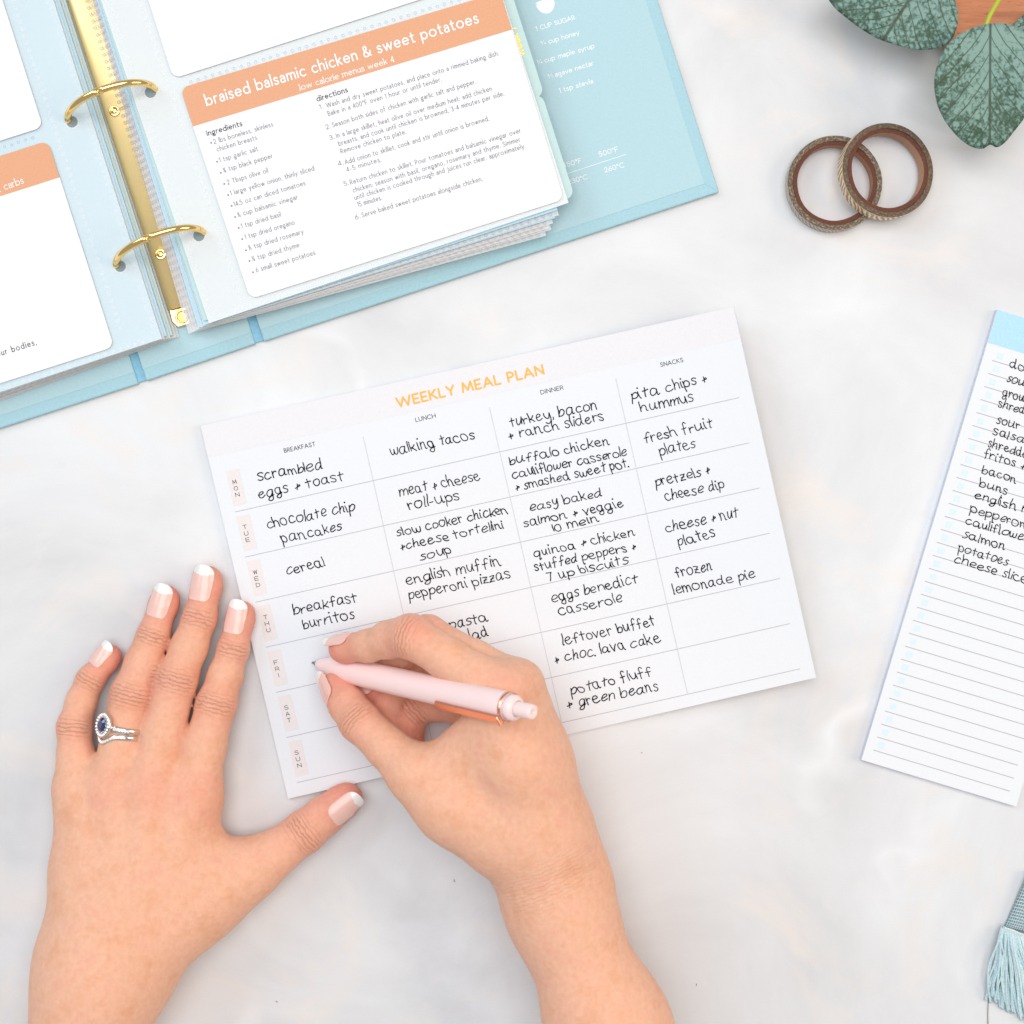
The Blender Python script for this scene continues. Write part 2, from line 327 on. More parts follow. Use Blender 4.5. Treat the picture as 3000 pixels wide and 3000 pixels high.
VAR = {'e': ["s .0 .5 .35 .55 .66 .75 .5 1 .2 .9 .02 .5 .15 .08 .45 .0 .86 .28", "s .06 .42 .5 .46 .78 .7 .6 .98 .3 .95 .06 .6 .1 .2 .4 .02 .74 .12"],
'a': ["s .7 .7 .55 .98 .24 .94 .02 .55 .08 .12 .34 .02 .6 .3 .72 .9|s .72 .98 .7 .4 .74 .1 .9 .0", "s .8 .84 .5 1.04 .14 .84 .0 .4 .16 .04 .48 .1 .7 .42 .8 .9|s .8 .9 .78 .3 .86 .02 1.06 .16"],
'o': ["s .4 1 .1 .82 .0 .45 .2 .04 .52 .02 .8 .3 .82 .75 .56 1.02 .34 .94", "s .55 .96 .2 .98 .0 .6 .1 .1 .42 -.02 .76 .2 .86 .66 .62 .98 .5 .9"],
's': ["s .6 .86 .36 1 .1 .9 .12 .66 .4 .5 .56 .28 .4 .02 .14 .0 .0 .16", "s .7 .94 .36 .98 .16 .8 .36 .56 .62 .34 .5 .04 .2 -.02 -.04 .08"],
't': ["s .26 1.5 .3 .8 .28 .1 .4 .0|s -.04 1.0 .3 .98 .62 1.08", "s .34 1.4 .3 .7 .3 .02|s .02 .9 .36 1.0 .7 .98"],
'n': ["s 0 1 .04 .5 .03 0|s .04 .6 .26 .94 .5 .94 .6 .6 .62 .2 .72 .0 .84 .06"], 'r': ["s 0 .96 .06 .5 .05 0|s .06 .5 .24 .86 .46 .94 .56 .84"], 'u': ["s 0 1 .04 .4 .24 .02 .5 .2 .66 1|s .66 1 .66 .4 .72 .0"],
'l': ["s .06 1.65 .0 .8 .06 .0", "s .0 1.55 .04 .7 .04 .02 .16 .0"], 'c': ["s .66 .9 .4 1.02 .1 .76 .04 .3 .3 .0 .6 .06 .84 .24"], 'i': ["s 0 1 .04 .4 .06 .05 .18 .02|d .1 1.5"], 'h': ["s .04 1.65 .0 .8 .04 0|s .04 .45 .26 .88 .5 .9 .6 .6 .64 .1 .8 .02"]}
CACHE = {}
def ribbon(mb, pts, w, conv, mi=0):
    pts = [np.array(p, float) for p in pts]; n = len(pts)
    hw = w / 2; L = []; Rr = []
    for i in range(n):
        t = pts[min(i + 1, n - 1)] - pts[max(i - 1, 0)]
        if n > 3 and i in (0, n - 1) and np.hypot(*(pts[0] - pts[-1])) < 1e-3: t = pts[1] - pts[-2]
        ln = np.hypot(*t)
        t = t / ln if ln > 1e-9 else np.array((1., 0.))
        nn = np.array((-t[1], t[0])) * hw
        L.append(pts[i] + nn); Rr.append(pts[i] - nn)
    vs = L + Rr
    mb.add([conv(*p) for p in vs], [(i, i + 1, n + i + 1, n + i) for i in range(n - 1)], mi)
    for e, sgn in (() if n > 3 and np.hypot(*(pts[0] - pts[-1])) < 1e-3 else ((0, -1), (n - 1, 1))):
        t = pts[min(e + 1, n - 1)] - pts[max(e - 1, 0)]; a0 = math.atan2(t[1], t[0]) if np.hypot(*t) > 1e-9 else 0
        a0 += (math.pi if sgn < 0 else 0)
        fan = [pts[e] + hw * np.array((math.cos(a0 + math.pi / 2 - math.pi * k / 6), math.sin(a0 + math.pi / 2 - math.pi * k / 6))) for k in range(7)]
        mb.add([conv(*p) for p in fan], [tuple(range(7))], mi)
def text(mb, s, p0, p1, xh, w, z, font=None, gap=.30, space=.75, jit=0.0, serif=False, mi=0, fit=True, dot=1.75):
    """letters of s from baseline start p0 to baseline end p1 (photo pixels); xh = x-height and w = stroke width in pixels; z = number or f(px,py)"""
    font = font or PR
    zf = z if callable(z) else (lambda x, y: z)
    ang = math.atan2(p1[1] - p0[1], p1[0] - p0[0]); total = math.hypot(p1[0] - p0[0], p1[1] - p0[1])
    items = []; x = 0.0
    for ch in s:
        if ch == ' ': x += space; continue
        gl = font[ch]
        if font is HW and ch in VAR and random.random() < .62: gl = random.choice(VAR[ch])
        st = CACHE.setdefault(gl, parse(gl))
        if jit: st = [[np.array((p[0] * hsx, p[1])) for p in q] for hsx in (random.uniform(.86, 1.16),) for q in st]; x += random.uniform(-.03, .06)
        allp = np.array([p for q in st for p in q]); mn, mx = allp[:, 0].min(), allp[:, 0].max()
        items.append((ch, x - mn, st)); x += (mx - mn) + gap
    nat = max(x - gap, .01); kx = total / nat if fit else xh
    ca, sa = math.cos(ang), math.sin(ang); k = 0
    for ch, ox, st in items:
        jr = random.uniform(-jit, jit) * .12 - .03 * (jit > 0); js = 1 + random.uniform(-jit, jit) * .13; jy = random.uniform(-jit, jit) * .09
        ph = random.uniform(0, 6.28)
        for q in st:
            pts = []
            for p in q:
                gx, gy = p
                if font is PR and gy > 1: gy = 1 + (gy - 1) * 1.2
                gy = gy * js + jy + jr * gx + jit * .025 * math.sin(5 * gx + ph); gx = gx + jr * gy + jit * .03 * math.sin(4 * gy + ph)
                X = (gx + ox) * kx; Y = gy * xh
                pts.append((p0[0] + ca * X + sa * Y, p0[1] + sa * X - ca * Y))
            k += 1; dz = 9e-6 * (k % 8)
            ww = w * dot if (len(q) == 2 and abs(q[0][0] - q[1][0]) < .002 and abs(q[0][1] - q[1][1]) < .002) else w * (1 + random.uniform(-jit, jit) * .12)
            ribbon(mb, pts, ww, lambda a, b: P(a, b, zf(a, b) + dz), mi)
            if serif and len(q) == 2 and abs(q[0][0] - q[1][0]) < .02 and abs(q[0][1] - q[1][1]) > .5:
                for end in (0, 1):
                    gx = q[end][0]; gy = q[end][1]; top = gy > .5
                    seg = [(gx - .17, gy - (.05 if top else 0)), (gx + (.0 if top else .17), gy)]
                    pp = [(p0[0] + ca * (a + ox) * kx + sa * b * xh, p0[1] + sa * (a + ox) * kx - ca * b * xh) for a, b in seg]
                    ribbon(mb, pp, w * .7, lambda a, b: P(a, b, zf(a, b) + dz + 1e-6), mi)
def F(x, y): return (x * 1.5528, y * 1.5528)      # overview pixel -> photo pixel
def lineq(mb, p0, p1, w, z, mi=0, n=1):
    zf = z if callable(z) else (lambda x, y: z)
    dx, dy = p1[0] - p0[0], p1[1] - p0[1]; ln = math.hypot(dx, dy); nx, ny = -dy / ln * w / 2, dx / ln * w / 2
    vs = []; fs = []
    for i in range(n + 1):
        t = i / n; x, y = p0[0] + dx * t, p0[1] + dy * t
        vs += [P(x + nx, y + ny, zf(x, y)), P(x - nx, y - ny, zf(x, y))]
        if i: b = 2 * i - 2; fs.append((b, b + 2, b + 3, b + 1))
    mb.add(vs, fs, mi)

# ------------------------------------------------------------------ tabletop
mb = MB(); h = .75
vs = [(-h, -h, 0), (h, -h, 0), (h, h, 0), (-h, h, 0), (-h, -h, -.03), (h, -h, -.03), (h, h, -.03), (-h, h, -.03)]
mb.add(vs, [(0, 1, 2, 3), (7, 6, 5, 4), (0, 4, 5, 1), (1, 5, 6, 2), (2, 6, 7, 3), (3, 7, 4, 0)])
tag(mb.build('tabletop', M['marble']), 'white marbled tabletop with faint warm and grey clouding', 'tabletop', kind='structure')

# ------------------------------------------------------------------ recipe binder
UPB = (-.3050, -.9523)           # up along the binder, in pixels
def up(p, d): return (p[0] + UPB[0] * d, p[1] + UPB[1] * d)
RT = (.9523, -.3050)
def rt(p, d): return (p[0] + RT[0] * d, p[1] + RT[1] * d)
binder = thing('recipe_binder', P(600, 500, 0), 'open aqua recipe binder with gold rings and clear card sleeves', 'binder')
ZC = .0032
def board(name, bl, br, hgt=1750):
    mb = MB(); prism(mb, [bl, br, up(br, hgt), up(bl, hgt)], .0003, ZC)
    return mb.build(name, M['cover'], binder, bevel=.0007)
RB_L, RB_R = (772, 1000), (2107, 562)
SP_L, SP_R = (428, 1116), (748, 1007)
LB_L, LB_R = (-760, 1500), (405, 1124)
board('cover_board', RB_L, RB_R); board('cover_board', LB_L, LB_R); board('spine_board', SP_L, SP_R)
mb = MB()
for a, b in ((SP_R, RB_L), (LB_R, SP_L)):
    a2, b2 = rt(a, -3), rt(b, 3)
    prism(mb, [up(a2, 3), up(b2, 3), up(b2, 1745), up(a2, 1745)], .0004, .0018)
mb.build('hinge_cloth', M['hinge'], binder)
ZL = ZC + .00022
for bl, br, ir, il in ((RB_L, RB_R, 34, 2), (SP_L, SP_R, 2, 2), (LB_L, LB_R, 2, 34)):
    mb = MB(); a = up(rt(bl, il), 36); b = up(rt(br, -ir), 36)
    prism(mb, [a, b, up(b, 1678), up(a, 1678)], ZC - .0002, ZL)
    lin = mb.build('lining_paper', M['lining'], binder)
    if bl == RB_L: lining = lin
# lining print on the right board
mb = MB(); zt = ZL + .00004
def Z5(x, y): return (1480 + x * .20705, y * .20705)
def Z4(x, y): return (1450 + x * .20705, 300 + y * .20705)
for it in (("1 CUP SUGAR", Z5(445, 435), Z5(988, 272), 8.6, 2.0), ("cup honey", Z5(622, 615), Z5(1052, 487), 9.0, 2.0), ("cup maple syrup", Z5(566, 885), Z5(1262, 675), 9.0, 2.0),
    ("agave nectar", Z5(718, 1085), Z5(1250, 920), 9.0, 2.0), ("1 tsp stevia", Z5(775, 1312), Z5(1245, 1172), 9.0, 2.0), ("¾", Z5(508, 640), Z5(580, 618), 8.5, 1.2), ("¾", Z5(458, 912), Z5(530, 890), 8.5, 1.2), ("⅔", Z5(612, 1112), Z5(684, 1090), 8.5, 1.2),
    None, ("450°F", Z4(968, 925), Z4(1228, 850), 9.3, 2.0), ("500°F", Z4(1480, 765), Z4(1745, 688), 9.3, 2.0), ("230°C", Z4(1042, 1160), Z4(1312, 1080), 9.3, 2.0), ("260°C", Z4(1560, 990), Z4(1832, 912), 9.3, 2.0)):
    if it is None: sug = mb; mb = MB(); continue
    s_, a, b, xh, w = it; text(mb, s_, a, b, xh * .92, w, zt, gap=.34)
lineq(mb, Z4(940, 1036), Z4(1858, 733), 1.5, zt); mb.build('temperature_table', M['white_print'], lining); mb = sug
c = Z5(562, 30)
bowl = [(c[0] + RT[0] * 27.5 * math.cos(t) - UPB[0] * 34 * math.sin(t), c[1] + RT[1] * 27.5 * math.cos(t) - UPB[1] * 34 * math.sin(t)) for t in [math.pi * i / 20 for i in range(21)]]
mb.add([P(x, y, zt) for x, y in bowl], [tuple(range(len(bowl)))])
rim = [(c[0] + RT[0] * 28 * math.cos(t) + UPB[0] * (4 + 4 * math.sin(t)), c[1] + RT[1] * 28 * math.cos(t) + UPB[1] * (4 + 4 * math.sin(t))) for t in [2 * math.pi * i / 24 for i in range(24)]]
mb.add([P(x, y, zt) for x, y in rim], [tuple(range(24))])
mb.build('sugar_table', M['white_print'], lining)
# dark seam line where lining meets turn-in, mitred corner
mb = MB(); cc = up(rt(RB_R, -34), 36)
lineq(mb, cc, rt(up(RB_R, 8), -7), 1.6, ZC + .00006); mb.build('corner_mitre', M['hinge'], binder)

# ring mechanism
mech = None
mb = MB(); rows = 2; n = 14
pL0, pL1 = (196, -30), (503, 905)
for j in range(rows):
    base = lerp(up(pL0, 650), pL1, j)
    for i in range(n + 1):
        t = i / n; w_ = -16 + 150 * t
        z = .0050 + .0042 * math.sin(math.pi * min(1, max(0, t))) ** .30
        q = rt(base, w_); p = P(q[0], q[1], z); mb.v.append(tuple(p))
for i in range(n): mb.f.append((i, n + 1 + i, n + 2 + i, i + 1)); mb.m.append(0)
mech = mb.build('ring_plate', M['gold_s'], binder, smooth=True, solid=.0012)
for rv in ((336, 325), (471, 745)):
    mb = MB(); c = P(rv[0], rv[1], .0090)
    lathe(mb, [(-.001, .0026), (.0003, .0026), (.0007, .0021), (.0002, .0015), (.0008, .0013), (.0010, .0008), (.0010, 0.0)], c, (0, 0, 1), 24)
    mb.build('rivet', M['gold'], mech, smooth=True)
mb = MB()
ev = (533, 927); pl = [(ev[0] + RT[0] * x - UPB[0] * y, ev[1] + RT[1] * x - UPB[1] * y) for x, y in [(-30, -60), (40, -60), (40, -20), (30, 14), (12, 28), (-22, 28), (-34, 6)]]
prism(mb, pl, .0034, .0052); lev = mb.build('release_lever', M['gold'], binder, bevel=.0006)
mb = MB(); c = P(ev[0], ev[1], .0055)
tube(mb, [(c.x + .0027 * math.cos(a), c.y + .0027 * math.sin(a), c.z) for a in [2 * math.pi * i / 24 for i in range(25)]], .0006, 8, caps=False)
mb.build('eyelet', M['gold'], lev, smooth=True)
mb = MB(); disc(mb, c, .0022, .00535); mb.build('eyelet_hole', M['gold_d'], lev)

# sleeves and dividers
def stitches(mb, p0, p1, n, z, r=4.6, mi=1, rin=.5, jitter=.6):
    for i in range(n):
        t = (i + .5) / n; x = p0[0] + (p1[0] - p0[0]) * t + random.uniform(-jitter, jitter); y = p0[1] + (p1[1] - p0[1]) * t + random.uniform(-jitter, jitter)
        if not (-60 < x < 3060 and -60 < y < 3060): continue
        c = P(x, y, z); disc(mb, c, r * S, z, 12, mi, r * rin * S)
def sheet(name, corners, z, m, st=(), holes=(), parent=binder, thick=.00035, hole_r=2.6):
    mb = MB(); prism(mb, corners, z - thick, z, 0)
    for k, a in enumerate(st): stitches(mb, a[0], a[1], a[2], z + .00005 + .00001 * k, *(a[3:]))
    for hx in holes:
        c = P(hx[0], hx[1], z); disc(mb, c, hole_r * .001, z + .00008, 24, 3); disc(mb, c, (hole_r + .7) * .001, z + .00010, 24, 1, hole_r * .001)
    return mb.build(name, [m, M['stitch'], M['stitch_g'], M['dark'], M['stitch_b']], parent)
LTOP, RTOP = .0135, .0165
NL = 7
for i in range(NL):                                    # left stack, bottom to top
    t = i / (NL - 1); z = .0046 + (LTOP - .0046) * t
    br = lerp((524, 983), (474, 992), t)
    dn = (1 - t) * 26 * (0.75 + .5 * random.random())
    bl = rt(br, -1250); bl = up(bl, -12 - 34 * (1 - t)); br2 = up(br, -dn * .15)
    cor = [bl, br2, up(br2, 1500), up(bl, 1500)]
    last = i == NL - 1
    if i in (2, 4): sheet('divider_sheet', [up(bl, 14), up(br2, 8), up(br2, 1500), up(bl, 1500)], z, M['divg'] if i == 2 else M['div'])
    else:
        e = 15; st = [(up(rt(br2, -e), 10), up(rt(br2, -e), 1300), 62, 5.0, 2 if not last else 1, .55), (up(rt(bl, 20), 8), up(rt(br2, -20), 8), 52, 5.0, 2 if not last else 1, .5)]
        if last: st += [((36, -5), (357, 973), 48, 6.0, 1, .5), (rt(up((118, 402), 0), -1000), (105, 400), 46, 5.0, 4, .3)]
        sheet('page_sleeve', cor, z, M['clear_l'] if last else M['clear_e'], st, [(211, 357), (352, 780)] if last else ())
NR = 9
for i in range(NR):                                    # right stack, bottom to top
    t = i / (NR - 1); z = .0098 + (RTOP - .0098) * t; dl = lerp((-.277, -.961), (-.3165, -.9486), t); tl = (bl0 := lerp((552, 977), (612, 947), t)) and (bl0[0] + dl[0] * 1500, bl0[1] + dl[1] * 1500)
    bl = lerp((552, 977), (612, 947), t); br = lerp((1600, 690), (1666, 594), min(1, t * 1.05))
    if i not in (0, NR - 1): br = (br[0] + random.uniform(-9, 9), br[1] + random.uniform(-5, 5))
    cor = [bl, br, up(br, 1500), tl]
    last = i == NR - 1
    if i in (4, 6): 
        sheet('divider_sheet', [up(bl, 2), up(rt(br, -14), 1), up(br, 1500), tl], z, M['div'])
        continue
    if i == 7:
        dv = sheet('divider_sheet', [up(rt(bl, -4), 12), up(rt(br, -6), 16), up(br, 1500), tl], z, M['divg'])
        for (ta, tb, wd) in ((330, 1000, 40), (20, 338, 34)):
            b0 = up(rt(br, -8), ta); b1 = up(rt(br, -8), tb); r_ = 26
            pts = [up(b0, -8)] + [up(rt(b0, wd - r_ + r_ * math.sin(a)), r_ - r_ * math.cos(a)) for a in [R(18 * k) for k in range(6)]] + [up(rt(b1, wd - r_ + r_ * math.cos(a)), -r_ + r_ * math.sin(a)) for a in [R(18 * k) for k in range(6)]] + [b1]
            mb = MB(); zz = z - .0006 - (.0006 if ta > 100 else 0); prism(mb, pts, zz - .0004, zz); tb_ = mb.build('tab', M['divg'], dv)
            if ta > 100:
                mb = MB(); text(mb, "week", (1537, 161), (1516, 98), 11, 3.6, zz + .00006); text(mb, "7", (1513, 88), (1509, 77), 9, 3.6, zz + .00006); mb.build('tab_lettering', M['tabfoil'], tb_)
        continue
    st = [(up(rt(bl, 12), 12), up(rt(bl, 12), 1300), 62, 5.2, 2 if not last else 1, .55), (up(rt(bl, 30), 9), up(rt(br, -12), 9), 48, 5.5, 2 if not last else 1, .5)]
    if last: st += [((404, -15), (716, 905), 46, 6.0, 1, .5), ((548, 243), (1440, -30), 42, 6.0, 4, .35), ((548, 243), (1440, -30), 42, 6.5, 1, .75)]
    sheet('page_sleeve', cor, z, M['clear'] if last else M['clear_e'], st, [(441, 270), (583, 690)] if last else ())
# rings
for (a, b) in (((212, 352), (441, 268)), ((353, 776), (583, 688))):
    pa, pb = P(a[0], a[1], LTOP), P(b[0], b[1], RTOP)
    mid = (pa + pb) / 2; ux = (pb - pa); half = ux.length / 2; ux.normalize()
    lean = Vector((-.31 * .0, .0045, 0))
    path = []
    for k in range(41):
        an = R(205 - 230 * k / 40)
        x = math.cos(an) * half * 1.10; zz = math.sin(an) * .0155
        p = mid + ux * x + Vector((0, 0, zz - .001)) + Vector((-.0004, .0040, 0)) * max(0, math.sin(an)) ** .8
        path.append(p)
    mb = MB(); tube(mb, path[:20], .00165, 16); ro = mb.build('binder_ring', M['gold'], binder, smooth=True)
    mb = MB(); tube(mb, path[19:], .00158, 16); mb.build('ring_half', M['gold'], ro, smooth=True)

# ------------------------------------------------------------------ recipe cards
def rounded(corners, rad):
    out = []; n = len(corners)
    for i in range(n):
        p0, p1, p2 = np.array(corners[i - 1], float), np.array(corners[i], float), np.array(corners[(i + 1) % n], float)
        r = rad[i] if isinstance(rad, (list, tuple)) else rad
        if r <= 0: out.append(tuple(p1)); continue
        d0 = (p0 - p1) / np.linalg.norm(p0 - p1); d2 = (p2 - p1) / np.linalg.norm(p2 - p1)
        for k in range(9):
            a = k / 8 * math.pi / 2
            out.append(tuple(p1 + d0 * r * (1 - math.sin(a)) + d2 * r * (1 - math.cos(a))))
    return out
def card(corners, z, label, band=None):
    """corners TL TR BR BL in photo pixels"""
    c = P(*np.mean(np.array(corners), 0), z)
    t = thing('recipe_card', c, label, 'recipe card', 'recipe cards in the binder sleeves')
    mb = MB(); prism(mb, rounded(corners, 24), z - .0005, z)
    mb2 = mb.build('card_sheet', M['card'], t)
    if band:
        TL, TR, BR, BL = corners
        l2 = lerp(TL, BL, band); r2 = lerp(TR, BR, band)
        mb = MB(); prism(mb, rounded([TL, TR, r2, l2], [24, 24, 0, 0]), z - .0001, z + .00006)
        mb.build('header_band', M['orange'], t)
    return t
zc = RTOP + .0009
main_card = card([(528, 258), (1466, -24), (1652, 584), (733, 876)], zc, 'white recipe card headed braised balsamic chicken & sweet potatoes on a peach band', .182)
ZT = zc + .00012
mb = MB(); text(mb, "braised balsamic chicken & sweet potatoes", F(391, 199), F(903, 42), 19.5, 4.3, ZT, gap=.44, space=.72, dot=1.35); mb.build('title', M['white_print'], main_card)
mb = MB(); text(mb, "low calorie menus week 4", F(567, 170), F(744, 116), 10.5, 2.0, ZT, gap=.34, space=.7, serif=True); mb.build('subtitle', M['white_print'], main_card)
mb = MB(); text(mb, "ingredients", F(391.5, 256), F(457, 237), 9.4, 1.9, ZT, gap=.44); mb.build('heading', M['head_print'], main_card); mb = MB(); text(mb, "directions", F(599, 191), F(656, 173), 9.4, 1.9, ZT, gap=.44); mb.build('heading', M['head_print'], main_card)
SL = -.303
mb = MB(); B = []
for s_, x, y, xe, b in (("2 lbs boneless, skinless", 1213, 814, 1546, (1197, 808)), ("chicken breasts", 1231, 857, 1455, None), ("1 tsp garlic salt", 1245, 918, 1461, (1231, 915)), ("½ tsp black pepper", 1268, 976, 1544, (1252, 978)),
    ("2 Tbsps olive oil", 1290, 1044, 1518, (1271, 1041)), ("1 large yellow onion, thinly sliced", 1308, 1106, 1779, (1293, 1104)), ("14.5 oz can diced tomatoes", 1328, 1168, 1729, (1313, 1165)), ("½ cup balsamic vinegar", 1349, 1228, 1686, (1333, 1228)),
    ("1 tsp dried basil", 1369, 1291, 1591, (1353, 1290)), ("1 tsp dried oregano", 1390, 1353, 1668, (1373, 1353)), ("½ tsp dried rosemary", 1411, 1414, 1719, (1394, 1416)), ("½ tsp dried thyme", 1431, 1477, 1695, (1414, 1477)), ("6 small sweet potatoes", 1452, 1541, 1785, (1434, 1541))):
    k = 1 / 1.932
    text(mb, s_, (x * k, y * k), (xe * k, (y + SL * (xe - x)) * k), 8.6, 1.2, ZT, gap=.46, space=.85)
    if b: text(mb, "•", (b[0] * k - 1, b[1] * k + 6), (b[0] * k, b[1] * k + 6), 12, 2.8, ZT, fit=False)
mb.build('ingredient_list', M['grey_print'], main_card)
mb = MB()
for s_, x, y, xe in (("1.", 604, 206, 610), ("Wash and dry sweet potatoes, and place onto a rimmed baking dish.", 617, 203, 941), ("Bake in a 400°F oven 1 hour or until tender.", 620, 218.5, 833), ("2.", 616, 244, 624), ("Season both sides of chicken with garlic salt and pepper.", 628, 240, 898),
    ("3.", 623, 264, 631), ("In a large skillet, heat olive oil over medium heat; add chicken", 636, 260, 928), ("breasts, and cook until chicken is browned, 3-4 minutes per side.", 640, 275, 951), ("Remove chicken to plate.", 644, 289.5, 766), ("4.", 639, 313, 648), ("Add onion to skillet; cook and stir until onion is browned,", 652, 310, 923),
    ("4-5 minutes.", 655, 324, 719), ("5.", 650, 351, 658), ("Return chicken to skillet. Pour tomatoes and balsamic vinegar over", 662, 348, 983), ("chicken; season with basil, oregano, rosemary and thyme. Simmer", 667, 363, 982), ("until chicken is cooked through and juices run clear, approximately", 670, 377, 989), ("15 minutes.", 676, 390, 720), ("6.", 671, 414, 680), ("Serve baked sweet potatoes alongside chicken.", 684, 410, 910)):
    sl = -.306
    text(mb, s_, F(x, y), F(xe, y + sl * (xe - x)), 8.6, 1.2, ZT, gap=.46, space=.85)
mb.build('direction_list', M['grey_print'], main_card)
def rel(p, a, b): return up(rt(p, a), b)
tr = (508, 230); top_card = card([rel(tr, 0, 640), rel(tr, 982, 640), rel(tr, 982, 0), tr], zc, 'blank white lower half of the recipe card above the balsamic chicken card')
zl = LTOP + .0009
lb = (334, 1016); lt = (140, 412)
lc = card([rel(lt, -982, 0), lt, lb, rel(lb, -982, 0)], zl, 'white recipe card with peach band lettered carbs, left page of the binder', .178)
mb = MB(); text(mb, "t carbs", (-4, 563), (70, 536), 12.5, 2.1, zl + .00012, gap=.34, serif=True); mb.build('subtitle', M['white_print'], lc)
mb = MB(); text(mb, "our bodies,", (-8, 1045), (107, 1009), 10.5, 1.7, zl + .00012, gap=.62, space=1.1); mb.build('body_text', M['head_print'], lc)
lt2 = (126, 372)
card([rel(lt2, -982, 640), rel(lt2, 0, 640), lt2, rel(lt2, -982, 0)], zl, 'blank white recipe card in the upper sleeve of the left page, partly out of frame')

# ------------------------------------------------------------------ weekly meal planner pad
pad = thing('meal_planner_pad', P(1490, 1620, 0), 'white weekly meal plan pad with handwritten meals, lying under the writing hand', 'notepad')
TL, TR, BR, BL = (588, 1248), (2149, 899), (2391, 1985), (844, 2340)
PU = np.array((.9753, -.2207)); PV = np.array((.2207, .9753)); PO = np.array(TL, float)
def uv(px, py):
    d = np.array((px, py)) - PO; return float(d @ PU) / 1593, float(d @ PV) / 1117
def lift(px, py):
    u, v = uv(px, py); e = max(0, (u - .55) / .45)
    return .0034 + .0125 * e ** 2 * (1 - .45 * max(0, min(1, v)) ** 2)
def padgrid(mb, quad, dz, nu=30, nv=6, mi=0):
    b = len(mb.v)
    for j in range(nv + 1):
        for i in range(nu + 1):
            a = lerp(quad[0], quad[1], i / nu); c = lerp(quad[3], quad[2], i / nu); q = lerp(a, c, j / nv)
            mb.v.append(tuple(P(q[0], q[1], lift(*q) + dz)))
    for j in range(nv):
        for i in range(nu):
            k = b + j * (nu + 1) + i; mb.f.append((k, k + nu + 1, k + nu + 2, k + 1)); mb.m.append(mi)
mb = MB(); padgrid(mb, [TL, TR, BR, BL], 0, 40, 30); mb.build('paper_stack', M['paper'], pad, solid=.0031)
hb = 95
mb = MB(); padgrid(mb, [TL, TR, tuple(np.array(TR) + PV * hb), tuple(np.array(TL) + PV * hb)], .00006, 40, 4); mb.build('header_band', M['band'], pad)
zp = lambda dz: (lambda x, y: lift(x, y) + dz)
mb = MB(); text(mb, "WEEKLY MEAL PLAN", F(751, 768), F(1026, 705), 17, 5.6, zp(.00014), gap=.42, space=.75); mb.build('title', M['goldfoil'], pad)
for s_, a, b in (("BREAKFAST", F(537, 854), F(595, 841)), ("LUNCH", F(785, 796), F(822, 787.5)), ("DINNER", F(1021, 744), F(1063, 734.5)), ("SNACKS", F(1247, 692), F(1289, 682.5))):
    mb = MB(); text(mb, s_, a, b, 7.6, 1.5, zp(.00010), gap=.40); mb.build('column_heading', M['print'], pad)
mb = MB()
for k in range(7):
    a = F(443 + 19.5 * k, 966 + 85.1 * k); b = F(1395 + 19.1 * k, 750 + 85.3 * k); lineq(mb, a, b, 1.6, zp(.00012), 0, 40)
mb.build('row_lines', M['rule'], pad)
mb = MB()
for a, b in (((1064, 1279), (1275, 2211)), ((1434, 1193), (1645, 2114)), ((1804, 1108), (2014, 2032))): lineq(mb, a, b, 1.6, zp(.00013), 0, 40)
mb.build('column_lines', M['rule_light'], pad)
for k, dname in enumerate(('MON', 'TUE', 'WED', 'THU', 'FRI', 'SAT', 'SUN')):
    o = np.array((30.3, 132.2)) * k
    q = [tuple(np.array(p) + o) for p in ((662, 1381), (700, 1373), (723, 1474), (685, 1483))]
    mb = MB(); padgrid(mb, q, .00007, 2, 3); tb_ = mb.build('day_tab', M['tabp'], pad)
    mb = MB()
    for i, ch in enumerate(dname):
        c = np.array((687 + 4.2 * i, 1412 + 18.6 * i)) + o; wd = 5.5 if ch not in 'I' else .4
        text(mb, ch, tuple(c + PU * -wd + PV * 5.5), tuple(c + PU * wd + PV * 5.5), 7.4, 1.35, zp(.00015))
    mb.build('day_name', M['print'], tb_)
